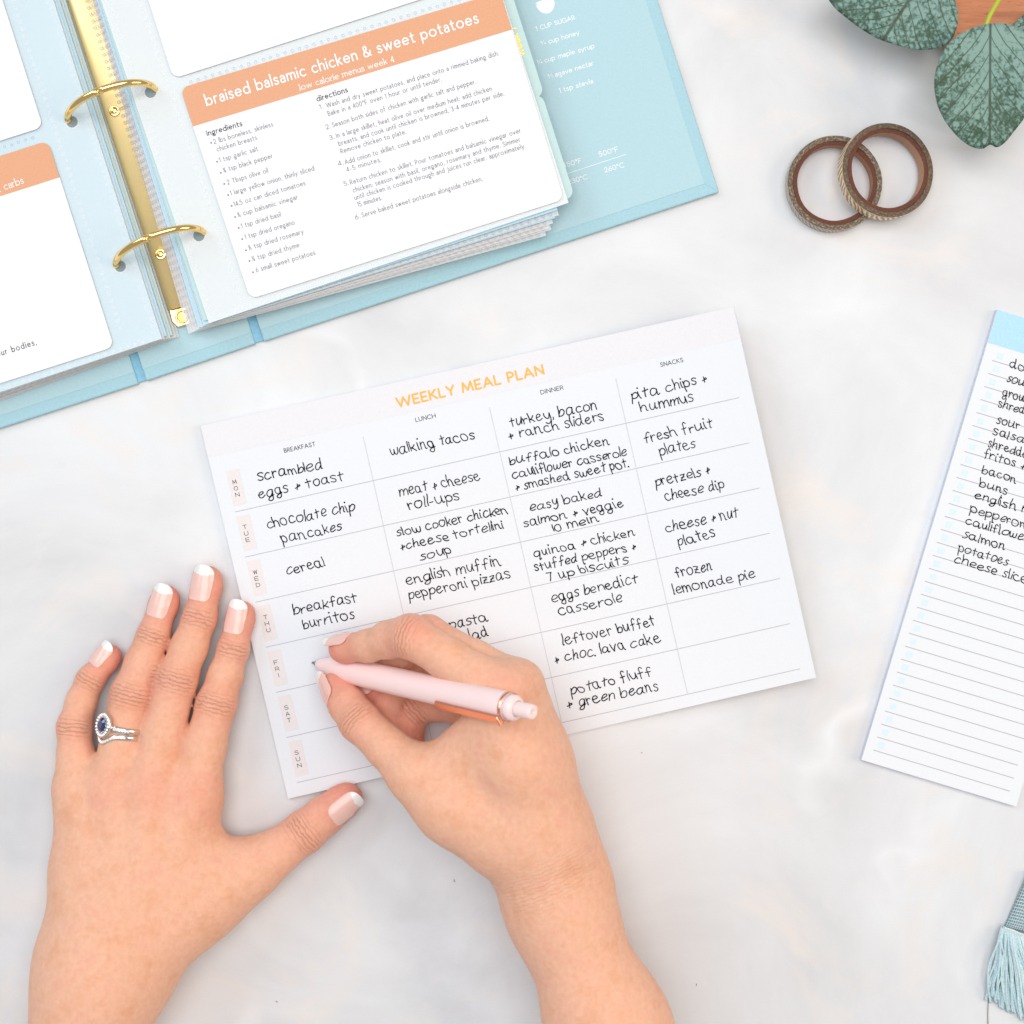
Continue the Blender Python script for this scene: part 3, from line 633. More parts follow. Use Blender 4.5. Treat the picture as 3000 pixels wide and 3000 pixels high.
cells = [
 [("scrambled", 486, 907, 609, 884), ("eggs + toast", 489, 941, 650, 905)], [("chocolate chip", 505, 997, 670, 963), ("pancakes", 533, 1024, 645, 1000)], [("cereal", 542, 1084, 614, 1067)], [("breakfast", 554, 1160, 675, 1134), ("burritos", 573, 1187, 670, 1165)],
 [("walking tacos", 738, 859, 896, 827)], [("meat + cheese", 755, 936, 906, 905), ("roll-ups", 772, 962, 868, 941)], [("slow cooker chicken", 749, 1011, 957, 968), ("+cheese tortellini", 757, 1038, 950, 996), ("soup", 793, 1057, 852, 1043)], [("english muffin", 768, 1103, 945, 1066), ("pepperoni pizzas", 773, 1131, 964, 1090)], [("pasta", 850, 1187, 921, 1171), ("salad", 864, 1213, 922, 1199)],
 [("turkey, bacon", 964, 805, 1126, 771), ("+ ranch sliders", 961, 829, 1140, 792)], [("buffalo chicken", 963, 877, 1150, 838), ("cauliflower casserole", 968, 903, 1183, 858), ("+ smashed sweet pot.", 974, 926, 1186, 880)], [("easy baked", 1001, 964, 1136, 936), ("salmon + veggie", 989, 994, 1176, 955), ("10 mein", 1044, 1003, 1130, 983)], [("quinoa + chicken", 1008, 1051, 1198, 1010), ("stuffed peppers +", 1010, 1078, 1200, 1036), ("7 up biscuits", 1035, 1096, 1187, 1062)], [("eggs benedict", 1043, 1136, 1205, 1099), ("casserole", 1056, 1161, 1174, 1135)], [("leftover buffet", 1062, 1217, 1237, 1179), ("+ choc. lava cake", 1048, 1251, 1247, 1211)], [("potato fluff", 1078, 1311, 1231, 1273), ("+ green beans", 1072, 1337, 1242, 1302)],
 [("pita chips +", 1193, 755, 1335, 720), ("hummus", 1209, 777, 1309, 757)], [("fresh fruit", 1217, 836, 1345, 806), ("plates", 1246, 859, 1313, 843)], [("pretzels +", 1238, 918, 1340, 893), ("cheese dip", 1256, 944, 1367, 921)], [("cheese + nut", 1257, 1003, 1394, 975), ("plates", 1281, 1030, 1350, 1012)], [("frozen", 1277, 1089, 1344, 1075), ("lemonade pie", 1271, 1121, 1426, 1089)]]
for cell in cells:
    mb = MB()
    for s_, x0, y0, x1, y1 in cell: text(mb, s_, F(x0, y0), F(x1, y1), 16.5 if len(cell) == 3 else 19.0, 2.9, zp(.00014), HW, gap=.23, space=.60, jit=1.0)
    mb.build('handwritten_meal', M['ink'], pad)

# ------------------------------------------------------------------ shopping list pad
lst = thing('shopping_list_pad', P(2900, 1650, 0), 'tall white shopping list pad with sky blue header and handwritten groceries', 'notepad')
LU = np.array((.9573, .2890)); LV = np.array((-.2890, .9573)); LO = np.array((2922, 907), float); ZP = .0034
def lp(u, v): return tuple(LO + LU * u + LV * v)
mb = MB(); prism(mb, [lp(0, 0), lp(474, 0), lp(474, 1378), lp(0, 1378)], 0.0002, ZP)
o = mb.build('paper_stack', [M['paper'], M['edge']], lst)
for p_ in o.data.polygons:
    if abs(p_.normal.z) < .5: p_.material_index = 1
mb = MB(); prism(mb, [lp(1, 0), lp(474, 0), lp(474, 101), lp(1, 101)], ZP - .0001, ZP + .00006); mb.build('header_band', M['blue_band'], lst)
mb = MB(); text(mb, "M", lp(116, 70), lp(138, 70), 19, 6, ZP + .00012); mb.build('title', M['white_print'], lst)
mb = MB()
for k in range(31):
    a = np.array((2907 - 11.62 * k, 1056 + 38.04 * k)); lineq(mb, tuple(a), tuple(a + LU * 418), 2.2, ZP + .00009)
mb.build('rule_lines', M['rule'], lst)
for k in range(31):
    c = np.array((2931 - 11.62 * k, 1043.5 + 38.02 * k)); mb = MB(); hh = 8.7
    mb.add([P(*(c + LU * a * hh + LV * b * hh), ZP + .00007) for a, b in ((-1, 1), (1, 1), (1, -1), (-1, -1))], [(0, 1, 2, 3)]); mb.build('checkbox', M['blue_box'], lst)
for s_, x, y, n in (("do", 2958, 1076, 42), ("sour", 2949, 1117, 68), ("ground", 2937, 1157, 97), ("shredded", 2923, 1190, 130), ("sour", 2919, 1238, 69), ("salsa", 2909, 1272, 94), ("shredded", 2895, 1308, 140), ("fritos +", 2882, 1340, 126), ("bacon", 2877, 1385, 103), ("buns", 2869, 1424, 84), ("english m", 2855, 1458, 170), ("pepperoni", 2842, 1500, 175), ("cauliflower", 2828, 1533, 192), ("salmon", 2819, 1573, 129), ("potatoes", 2807, 1614, 150), ("cheese slices", 2795, 1646, 240)):
    mb = MB(); e = np.array((x, y)) + LU * n; text(mb, s_, (x, y), tuple(e), 16.5, 2.8, ZP + .00012, HW, gap=.23, space=.60, jit=1.0); mb.build('handwritten_item', M['ink'], lst)

# ------------------------------------------------------------------ washi tape rolls
def tape_side_mat(name, base, fleck, fleck2):
    m = mat(name, base, .6); t = NT(m)
    tc = t.n('ShaderNodeTexCoord'); mp = t.n('ShaderNodeMapping'); t.l(tc.outputs['UV'], mp.inputs[0]); mp.inputs['Scale'].default_value = (95, 14, 1)
    nz = t.noise(1.0, 3, .6, vec=mp.outputs[0], dist=.4)
    r = t.ramp(nz.outputs[0], [(.36, base), (.52, fleck), (.66, fleck2)]); t.l(r.outputs[0], t.b.inputs['Base Color'])
    t.l(t.bump(nz.outputs[0], .4, .0003), t.b.inputs['Normal']); return m
M['tape_g'] = tape_side_mat('grey_tape_edge', (.065, .046, .027), (.13, .09, .054), (.36, .28, .19))
M['tape_b'] = tape_side_mat('brown_tape_edge', (.070, .044, .024), (.115, .072, .042), (.24, .165, .105))
M['core'] = grainy('dark_cardboard_core', (.13, .045, .028), .35, 1800, .9, .5)
M['core_in'] = grainy('cardboard_core_inside', (.46, .26, .16), .08, 700, .8, .2)
def outer_mat(name, a, b, sc_):
    m = mat(name, a, .35); t = NT(m); tc = t.n('ShaderNodeTexCoord'); mp = t.n('ShaderNodeMapping'); t.l(tc.outputs['UV'], mp.inputs[0]); mp.inputs['Scale'].default_value = sc_
    w = t.n('ShaderNodeTexWave', wave_type='BANDS', bands_direction='DIAGONAL'); t.l(mp.outputs[0], w.inputs[0]); w.inputs['Scale'].default_value = 1; w.inputs['Distortion'].default_value = 5; w.inputs['Detail'].default_value = 1
    r = t.ramp(w.outputs[1], [(.52, a), (.6, b)]); t.l(r.outputs[0], t.b.inputs['Base Color']); return m
M['tape_out_w'] = outer_mat('cream_striped_tape', (.62, .52, .40), (.28, .24, .20), (40, 3, 1))
M['tape_out_g'] = outer_mat('gold_scroll_tape', (.48, .24, .045), (.85, .78, .66), (34, 3, 1))
def tape(c, tilt_dir, tilt, label, m_side, m_out, zb=0.0002):
    ro, rc, ri, hgt = .0217, .01935, .0173, .0070
    t = thing('tape_roll', c, label, 'tape roll', 'washi tape rolls')
    rot = Matrix.Rotation(tilt, 3, Vector(tilt_dir)) if tilt else Matrix.Identity(3)
    n = 96
    def ringmesh(name, prof, mats, smooth=True, parent=t, wob=0):
        me_v = []; fs = []; ms = []; uvs = []
        for i, (r, z, mi) in enumerate(prof):
            for k in range(n):
                a = 2 * math.pi * k / n; rr = r + (wob * math.sin(3 * a + i) + wob * .6 * math.sin(7 * a)) 
                me_v.append(rot @ Vector((rr * math.cos(a), rr * math.sin(a), z)))
        for i in range(len(prof) - 1):
            for k in range(n):
                fs.append((i * n + k, i * n + (k + 1) % n, (i + 1) * n + (k + 1) % n, (i + 1) * n + k)); ms.append(prof[i][2])
                uvs.append([(k / n, i / 4), ((k + 1) / n, i / 4), ((k + 1) / n, (i + 1) / 4), (k / n, (i + 1) / 4)])
        me = bpy.data.meshes.new(name); me.from_pydata(me_v, [], fs)
        for m_ in mats: me.materials.append(m_)
        me.polygons.foreach_set('material_index', ms)
        ul = me.uv_layers.new(name='UVMap')
        for p_, u_ in zip(me.polygons, uvs):
            for li, q in zip(p_.loop_indices, u_): ul.data[li].uv = q
            p_.use_smooth = True
        o = bpy.data.objects.new(name, me); COL.objects.link(o); o.parent = parent
        md = o.modifiers.new('e', 'EDGE_SPLIT'); md.split_angle = R(40)
    ringmesh('tape_winding', [(rc, 0, 0), (ro, 0, 1), (ro + .00012, .0006, 1), (ro + .00012, hgt - .0006, 1), (ro, hgt, 0), (rc, hgt, 0)], [m_side, m_out], wob=.00006)
    ringmesh('cardboard_core', [(rc - .00005, .0003, 0), (rc - .00005, hgt - .0002, 0), (ri, hgt - .0004, 1), (ri, .0003, 1), (rc - .00005, .0003, 1)], [M['core'], M['core_in']], wob=.00012)
    return t
tape(P(2446, 536, .007) * 1 + Vector((0, 0, -.0068)), (0, 0, 1), 0, 'lower grey flecked washi tape roll lying flat on the table', M['tape_g'], M['tape_out_w'])
ca = P(2594, 501, .011); ca.z = .0046
tape(ca, (-.24, .97, 0), R(9.5), 'upper gold patterned washi tape roll leaning on the other roll', M['tape_b'], M['tape_out_g'])

# ------------------------------------------------------------------ wooden tray, eucalyptus
def wood_mat():
    m = mat('red_brown_wood', (.5, .2, .08), .45); t = NT(m)
    tc = t.n('ShaderNodeTexCoord'); mp = t.n('ShaderNodeMapping'); t.l(tc.outputs['Object'], mp.inputs[0]); mp.inputs['Rotation'].default_value = (0, 0, R(8)); mp.inputs['Scale'].default_value = (45, 420, 300)
    a = t.noise(1.0, 5, .6, vec=mp.outputs[0], dist=.5)
    r = t.ramp(a.outputs[0], [(.3, (.40, .125, .040)), (.5, (.52, .175, .065)), (.7, (.60, .23, .095))])
    mp2 = t.n('ShaderNodeMapping'); t.l(tc.outputs['Object'], mp2.inputs[0]); mp2.inputs['Rotation'].default_value = (0, 0, R(8)); mp2.inputs['Scale'].default_value = (260, 1700, 900)
    b = t.noise(1.0, 2, .5, vec=mp2.outputs[0]); rb = t.ramp(b.outputs[0], [(.66, (0, 0, 0)), (.74, (.7, .7, .7))])
    t.l(t.mix(rb.outputs[0], r.outputs[0], (.10, .03, .02)), t.b.inputs['Base Color'])
    t.l(t.bump(b.outputs[0], .3, .0004), t.b.inputs['Normal']); return m
M['wood'] = wood_mat(); M['wood_l'] = grainy('pale_wood_edge', (.62, .30, .15), .12, 500, .5, .2)
wc = P(2905, 10, .012)
tray = thing('wooden_tray', (wc.x, wc.y, 0), 'small round red-brown wooden tray under the eucalyptus leaves', 'tray')
mb = MB(); r0 = .0262
lathe(mb, [(.0003, r0 - .001), (.0010, r0), (.0105, r0 + .0005), (.0118, r0 + .0002), (.0120, r0 - .0008)], (wc.x, wc.y, 0), (0, 0, 1), 72, 1)
lathe(mb, [(.0120, r0 - .0008), (.0120, r0 - .0050)], (wc.x, wc.y, 0), (0, 0, 1), 72, 0)
lathe(mb, [(.0120, r0 - .0050), (.0117, r0 - .0054)], (wc.x, wc.y, 0), (0, 0, 1), 72, 1)
lathe(mb, [(.0117, r0 - .0054), (.0116, .012), (.0116, 0)], (wc.x, wc.y, 0), (0, 0, 1), 72, 0)
mb.build('tray_disc', [M['wood'], M['wood_l']], tray)
def leaf_mat():
    m = mat('eucalyptus_leaf', (.1, .2, .15), .55, spec=.3); t = NT(m)
    uvn = t.n('ShaderNodeUVMap'); sp = t.n('ShaderNodeSeparateXYZ'); t.l(uvn.outputs[0], sp.inputs[0]); U, V = sp.outputs[0], sp.outputs[1]
    au = t.math('ABSOLUTE', U)
    a = t.noise(430, 5, .65, dist=.8); b = t.noise(90, 3, .5, dist=.3)
    vo = t.n('ShaderNodeTexVoronoi', feature='DISTANCE_TO_EDGE'); tc = t.n('ShaderNodeTexCoord'); t.l(tc.outputs['Object'], vo.inputs['Vector']); vo.inputs['Scale'].default_value = 380
    edge = t.math('ADD', t.math('MULTIPLY', V, .20), t.math('MULTIPLY', au, .12))          # darker green towards tip and rim
    f = t.math('ADD', t.math('ADD', a.outputs[0], t.math('MULTIPLY', t.math('SUBTRACT', b.outputs[0], .5), .55)), edge)
    f = t.math('SUBTRACT', f, t.math('MULTIPLY', vo.outputs[0], .55))
    mot = t.ramp(f, [(.50, (.225, .355, .31)), (.60, (.15, .255, .22)), (.71, (.068, .13, .095)), (.86, (.042, .083, .046))])
    # veins
    wob = t.noise(60, 2); wv = t.math('MULTIPLY', t.math('SUBTRACT', wob.outputs[0], .5), .10)
    ph = t.math('ADD', t.math('SUBTRACT', V, t.math('MULTIPLY', t.math('POWER', au, .8), .62)), wv)
    sn = t.math('ABSOLUTE', t.math('SUBTRACT', t.math('FRACT', t.math('MULTIPLY', ph, 7.0)), .5))
    v1 = t.ramp(sn, [(.02, (1, 1, 1)), (.085, (0, 0, 0))]); v0 = t.ramp(au, [(.012, (1, 1, 1)), (.032, (0, 0, 0))])
    vv = t.math('MAXIMUM', v1.outputs[0], v0.outputs[0])
    col = t.mix(t.math('MULTIPLY', vv, .88), mot.outputs[0], (.05, .075, .045)); t.l(col, t.b.inputs['Base Color'])
    t.l(t.bump(f, .35, .0006), t.b.inputs['Normal']); return m
M['leaf'] = leaf_mat(); M['stem'] = mat('lime_green_stem', (.42, .50, .03), .45)
sprig = thing('eucalyptus_sprig', P(2900, 100, .02), 'mottled green eucalyptus sprig with round leaves in the upper right corner', 'plant sprig')
def leaf(outline, base, tip, z0, bend, droop):
    pts = cr(outline, 6, closed=True); n = len(pts); base = np.array(base, float); tip = np.array(tip, float)
    ax = (tip - base); L = np.linalg.norm(ax); ax /= L; pr = np.array((-ax[1], ax[0])); c = base + ax * L * .5
    wmax = max(abs((p - base) @ pr) for p in pts)
    nr = 14; V_ = []; uvv = []
    def vert(q):
        a = (q - base) @ ax / L; b = (q - base) @ pr / wmax
        z = z0 + bend * abs(b) ** 1.5 - droop * a ** 2 + .0006 * math.sin(9 * a + 4 * b)
        V_.append(P(q[0], q[1], z)); uvv.append((b, a))
    vert(c)
    for i in range(1, nr + 1):
        for p in pts: vert(c + (p - c) * i / nr)
    fs = [(0, 1 + k, 1 + (k + 1) % n) for k in range(n)]
    for i in range(nr - 1):
        for k in range(n):
            a0 = 1 + i * n; fs.append((a0 + k, a0 + n + k, a0 + n + (k + 1) % n, a0 + (k + 1) % n))
    off = root_loc(sprig); me = bpy.data.meshes.new('leaf'); me.from_pydata([tuple(v - off) for v in V_], [], fs); me.materials.append(M['leaf'])
    ul = me.uv_layers.new(name='UVMap')
    for lp_ in me.loops: ul.data[lp_.index].uv = uvv[lp_.vertex_index]
    for p_ in me.polygons: p_.use_smooth = True
    me.update()
    if me.polygons[0].normal.z < 0: me.flip_normals()
    o = bpy.data.objects.new('leaf', me); COL.objects.link(o); o.parent = sprig
    md = o.modifiers.new('s', 'SOLIDIFY'); md.thickness = .0005; md.offset = -1
def Z3(x, y): return (2200 + x * .41408, y * .41408)
leaf([Z3(*p) for p in ((540, -40), (590, 50), (680, 130), (780, 205), (900, 275), (1050, 325), (1200, 352), (1330, 338), (1410, 290), (1452, 210), (1466, 120), (1450, 20), (1400, -120), (1250, -260), (1000, -300), (760, -240), (600, -140))], Z3(1300, -280), Z3(930, 290), .030, .003, .006)
leaf([Z3(*p) for p in ((1692, 168), (1590, 190), (1480, 240), (1395, 315), (1340, 410), (1308, 510), (1300, 610), (1318, 730), (1362, 835), (1425, 925), (1500, 1000), (1570, 1042), (1640, 1052), (1692, 1024), (1742, 1042), (1800, 1005), (1870, 920), (1960, 800), (2040, 660), (2080, 520), (2060, 380), (1990, 260), (1880, 190), (1790, 166))], Z3(1694, 168), Z3(1690, 1024), .034, .003, .008)
leaf([Z3(*p) for p in ((1850, 190), (1900, 130), (1990, 60), (2130, 10), (2230, 60), (2240, 200), (2150, 320), (2000, 330), (1900, 270))], Z3(2200, 60), Z3(1870, 200), .022, .001, .002)
mb = MB(); tube(mb, [P(*Z3(x, y), z) for x, y, z in ((1860, -190, .030), (1790, -60, .031), (1735, 30, .032), (1690, 110, .033), (1665, 175, .0325), (1690, 230, .0325))], [.0011, .0011, .00105, .001, .0010, .0008], 10); mb.build('stem', M['stem'], sprig, smooth=True)

# ------------------------------------------------------------------ fringed cloth
cloth = thing('fringed_cloth', P(2960, 2800, 0), 'pale aqua woven cloth with knotted fringe at the lower right edge', 'cloth')
def Z6(x, y): return (2500 + x * .31056, 2400 + y * .31056)
def weave_mat():
    m = grainy('aqua_woven_cotton', (.47, .65, .72), .15, 900, .9, 0); t = NT(m)
    uvn = t.n('ShaderNodeUVMap'); sp = t.n('ShaderNodeSeparateXYZ'); t.l(uvn.outputs[0], sp.inputs[0])
    sx = t.math('SINE', t.math('MULTIPLY', sp.outputs[0], 6.2832)); sy = t.math('SINE', t.math('MULTIPLY', sp.outputs[1], 6.2832))
    hh = t.math('MAXIMUM', sx, sy); gap_ = t.ramp(hh, [(.0, (.22, .39, .45)), (.22, (.52, .68, .73)), (1, (.60, .75, .79))])  # shadow seen through the weave gaps is painted in as a darker colour
    nz = t.noise(900, 3); nr_ = t.ramp(nz.outputs[0], [(.3, (.86, .86, .86)), (.7, (1, 1, 1))])
    t.l(t.mix(1.0, gap_.outputs[0], nr_.outputs[0], 'MULTIPLY'), t.b.inputs['Base Color'])
    t.l(t.bump(hh, .8, .0006), t.b.inputs['Normal']); return m
M['weave'] = weave_mat()
LE = cr([Z6(1640, 480), Z6(1600, 600), Z6(1540, 740), Z6(1470, 890), Z6(1412, 1010)], 6)
nn = 20; V_ = []; uvv = []
for i, p in enumerate(LE):
    for k in range(nn + 1):
        t = k / nn; q = np.array(p) + np.array((170, 40)) * t
        e = min(1, t / .12); z = .0004 + .0046 * math.sqrt(max(0, 1 - (1 - e) ** 2)) + .0008 * math.sin(9 * t + i * .2)
        V_.append(P(q[0], q[1], z)); uvv.append((t * 175 / 6.6, i * 6.0 / 6.6 * .95))
fs = [(i * (nn + 1) + k, (i + 1) * (nn + 1) + k, (i + 1) * (nn + 1) + k + 1, i * (nn + 1) + k + 1) for i in range(len(LE) - 1) for k in range(nn)]
off = root_loc(cloth); me = bpy.data.meshes.new('woven_panel'); me.from_pydata([tuple(v - off) for v in V_], [], fs); me.materials.append(M['weave'])
ul = me.uv_layers.new(name='UVMap')
for l_ in me.loops: ul.data[l_.index].uv = uvv[l_.vertex_index]
for p_ in me.polygons: p_.use_smooth = True
o = bpy.data.objects.new('woven_panel', me); COL.objects.link(o); o.parent = cloth; me.update()
md = o.modifiers.new('s', 'SOLIDIFY'); md.thickness = .0007; md.offset = -1
mb = MB(); hemp = cr([Z6(1405, 1012), Z6(1440, 1030), Z6(1500, 1048), Z6(1560, 1075), Z6(1610, 1092), Z6(1700, 1120), Z6(1900, 1170)], 5)
for dy, zz in ((0, .0054), (5, .0048)):
    tube(mb, [P(p[0], p[1] + dy, zz if i > 1 else .004) for i, p in enumerate(hemp)], .0006, 8)
mb.build('hem', M['thread2'], cloth, smooth=True)
mb = MB(); rnd = random.Random(3); NS = 150
for i in range(NS):
    t = (i + rnd.random() * .6) / NS; j = t * (len(hemp) - 1); a = hemp[int(j)]; b = hemp[min(int(j) + 1, len(hemp) - 1)]; p = np.array(a) + (np.array(b) - np.array(a)) * (j % 1)
    fx = t * 480
    end = np.array((2890, 2916)) + np.array((fx * .78, 72 * min(1.6, t * 3.2))) + np.array((rnd.uniform(-10, 10), rnd.uniform(-14, 12)))
    lay = rnd.random(); side = rnd.uniform(-13, 13) * (1 if rnd.random() < .7 else 2.1)
    pts = [p, p + (end - p) * .22 + np.array((-3 + side * .2, 0)), p + (end - p) * .5 + np.array((side, 0)), p + (end - p) * .78 + np.array((side * .5 - 4, rnd.uniform(-5, 5))), end]
    zs = [.0044, .0032 + lay * .003, .0018 + lay * .0038, .0012 + lay * .0034, .0007 + lay * .0016]
    q = cr([np.array((pp[0], pp[1], z)) for pp, z in zip(pts, zs)], 5)
    tube(mb, [P(v[0], v[1], max(.0006, v[2])) for v in q], [.00052] * (len(q) - 1) + [.0008], 6, mi=0 if rnd.random() < .6 else 1)
o = mb.build('fringe', [M['thread'], M['thread2']], cloth, smooth=True)
mb = MB(); tube(mb, [P(2896, 2922, .0012), P(2894.5, 2950, .0006), P(2894, 2975, .0004), P(2895, 3030, .0004)], .00016, 6); tag(mb.build('loose_hair', M['hair']), 'single thin brown hair on the table below the fringed cloth', 'hair')
mb = MB(); rnd = random.Random(5)
for x, y, l_ in ((810, 2935, 3.0), (2040, 2885, 3), (1330, 2580, 4), (1880, 2205, 2.5), (806, 2590, 1.5)):
    a = rnd.uniform(0, 6.28); z0 = .0003
    if 900 < x < 1100 and 1900 < y < 2200: z0 = .0038
    tube(mb, [P(x + math.cos(a + k * .35) * l_ * k, y + math.sin(a + k * .35) * l_ * k, z0 + .0001) for k in (-1, -.3, .3, 1)], .00009 + .00006 * rnd.random(), 5)
tag(mb.build('lint', M['hair']), 'tiny specks and fibres scattered on the tabletop', 'lint', kind='stuff')

# ------------------------------------------------------------------ pen
A_ = P(914, 1941, .0040); B_ = P(1563, 2087, .094); dpen = (B_ - A_).normalized(); Lp = (B_ - A_).length
pen = thing('pen', A_, 'pale pink click pen with rose gold clip held in the writing hand', 'pen')
mb = MB(); lathe(mb, [(0, .0), (.0003, .0005), (.0022, .0008), (.0024, .0011), (.0045, .0014)], A_, dpen, 24); mb.build('pen_tip', M['steel'], pen, smooth=True)
prof = [(.0036, .0014), (.0044, .0020), (.0075, .0031), (.012, .0042), (.018, .0051), (.026, .0057), (.04, .0060), (.07, .0061), (Lp - .024, .0062), (Lp - .0145, .0062), (Lp - .0135, .0060), (Lp - .0130, .0054)]
mb = MB(); lathe(mb, prof, A_, dpen, 48); mb.build('barrel', M['pink'], pen, smooth=True)
mb = MB(); lathe(mb, [(Lp - .0132, .0052), (Lp - .0122, .0055), (Lp - .0102, .0054), (Lp - .0090, .0046), (Lp - .0086, .0034)], A_, dpen, 48); mb.build('end_cap', M['pink'], pen, smooth=True)
mb = MB(); lathe(mb, [(Lp - .0095, .0032), (Lp - .0012, .0032), (Lp - .0003, .0030), (Lp, .0024), (Lp, .0010), (Lp - .0006, .0007), (Lp - .0006, 0)], A_, dpen, 36); mb.build('plunger', M['pink'], pen, smooth=True)
# clip: strip on the side facing the viewer's lower edge
side = dpen.cross(Vector((0, 0, 1))).normalized()
if side.y > 0: side = -side
upn = side.cross(dpen).normalized()
if upn.z < 0: upn = -upn
cd = (side * .74 + upn * .67).normalized(); cw = dpen.cross(cd).normalized()
mb = MB(); N = 24
def clip_off(s): return .0071 - .0004 * (1 - s) ** 6 
t0, t1 = Lp - .051, Lp - .0125
for i in range(N + 1):
    s = i / N; c = A_ + dpen * (t0 + (t1 - t0) * s) + cd * clip_off(s)
    hw = .0026 * min(1, .35 + math.sqrt(min(1, s / .06)))
    for a, b in ((-1, 0), (-.8, .0005), (.8, .0005), (1, 0), (.8, -.0003), (-.8, -.0003)): mb.v.append(tuple(c + cw * (a * hw) + cd * b))
for i in range(N):
    for k in range(6): mb.f.append((i * 6 + k, i * 6 + (k + 1) % 6, i * 6 + 6 + (k + 1) % 6, i * 6 + 6 + k)); mb.m.append(0)
mb.f += [tuple(range(6)), tuple(range(N * 6, N * 6 + 6))]; mb.m += [0, 0]
clip = mb.build('clip', M['rose'], pen)
mb = MB()
lathe(mb, [(Lp - .0145, .00625), (Lp - .0143, .0065), (Lp - .0133, .0065), (Lp - .0131, .0060)], A_, dpen, 40)
e = A_ + dpen * (Lp - .0135); tube(mb, [e + cd * .006 - cw * .0019, e + cd * .0080 - cw * .0019, e + cd * .0082 + cw * .0019, e + cd * .006 + cw * .0019], .0006, 8)
mb.build('clip_ring', M['rose'], clip, smooth=True)

# ------------------------------------------------------------------ hands (signed-distance modelling, surface-nets meshing)
def skin_mat():
    m = mat('skin', (.8, .45, .3), .46, spec=.35, Subsurface_Weight=.22, Subsurface_Radius=(.0045, .0017, .0010), Subsurface_Scale=1.0); t = NT(m)
    red = t.attr('redness'); u = t.attr('crease_u'); k = t.attr('crease_m')
    n1 = t.noise(95, 5, .62); n2 = t.noise(420, 3, .6)
    base = t.ramp(n1.outputs[0], [(.3, (.90, .465, .290)), (.52, (.96, .55, .375)), (.74, (.94, .47, .34))])
    col = t.mix(t.math('MULTIPLY', red.outputs[2], 1.0), base.outputs[0], (.92, .31, .235))
    mt = t.ramp(n2.outputs[0], [(.3, (.92, .885, .87)), (.7, (1, 1, 1))])
    col = t.mix(1.0, col, mt.outputs[0], 'MULTIPLY')
    # wrinkle lines across the joints
    wn = t.noise(330, 3, .65); w2 = t.noise(900, 2)
    ph = t.math('ADD', t.math('MULTIPLY', u.outputs[2], 1.75), t.math('MULTIPLY', t.math('SUBTRACT', wn.outputs[0], .5), 6.0))
    sn = t.math('POWER', t.math('ABSOLUTE', t.math('SINE', ph)), .38)
    cr_ = t.math('MULTIPLY', t.math('SUBTRACT', sn, 1.0), k.outputs[2])
    col = t.mix(t.math('MULTIPLY', cr_, -.50), col, (.46, .17, .11)); t.l(col, t.b.inputs['Base Color'])
    vo = t.n('ShaderNodeTexVoronoi', feature='DISTANCE_TO_EDGE'); tc = t.n('ShaderNodeTexCoord'); mp = t.n('ShaderNodeMapping')
    t.l(tc.outputs['Object'], mp.inputs[0]); mp.inputs['Rotation'].default_value = (0, 0, R(35)); mp.inputs['Scale'].default_value = (520, 860, 700)
    ad = t.n('ShaderNodeVectorMath', operation='ADD'); nzv = t.noise(300, 2); t.l(mp.outputs[0], ad.inputs[0]); t.l(nzv.outputs[1], ad.inputs[1]); t.l(ad.outputs[0], vo.inputs['Vector'])
    fine = t.math('MINIMUM', vo.outputs[0], .22)
    b1 = t.bump(fine, .55, .0008); b2 = t.bump(cr_, .7, .0010, b1); t.l(b2, t.b.inputs['Normal'])
    return m
M['skin'] = skin_mat()
def smin(a, b, k):
    h = np.maximum(k - np.abs(a - b), 0) / k
    return np.minimum(a, b) - h * h * k * .25
def cone(X, a, b, ra, rb):
    ba = b - a; L2 = float(ba @ ba) + 1e-12
    d = X - a.astype(X.dtype)
    t = np.clip((d @ ba.astype(X.dtype)) / L2, 0, 1)
    return np.sqrt(((d - t[..., None] * ba.astype(X.dtype)) ** 2).sum(-1)) - (ra + t * (rb - ra))
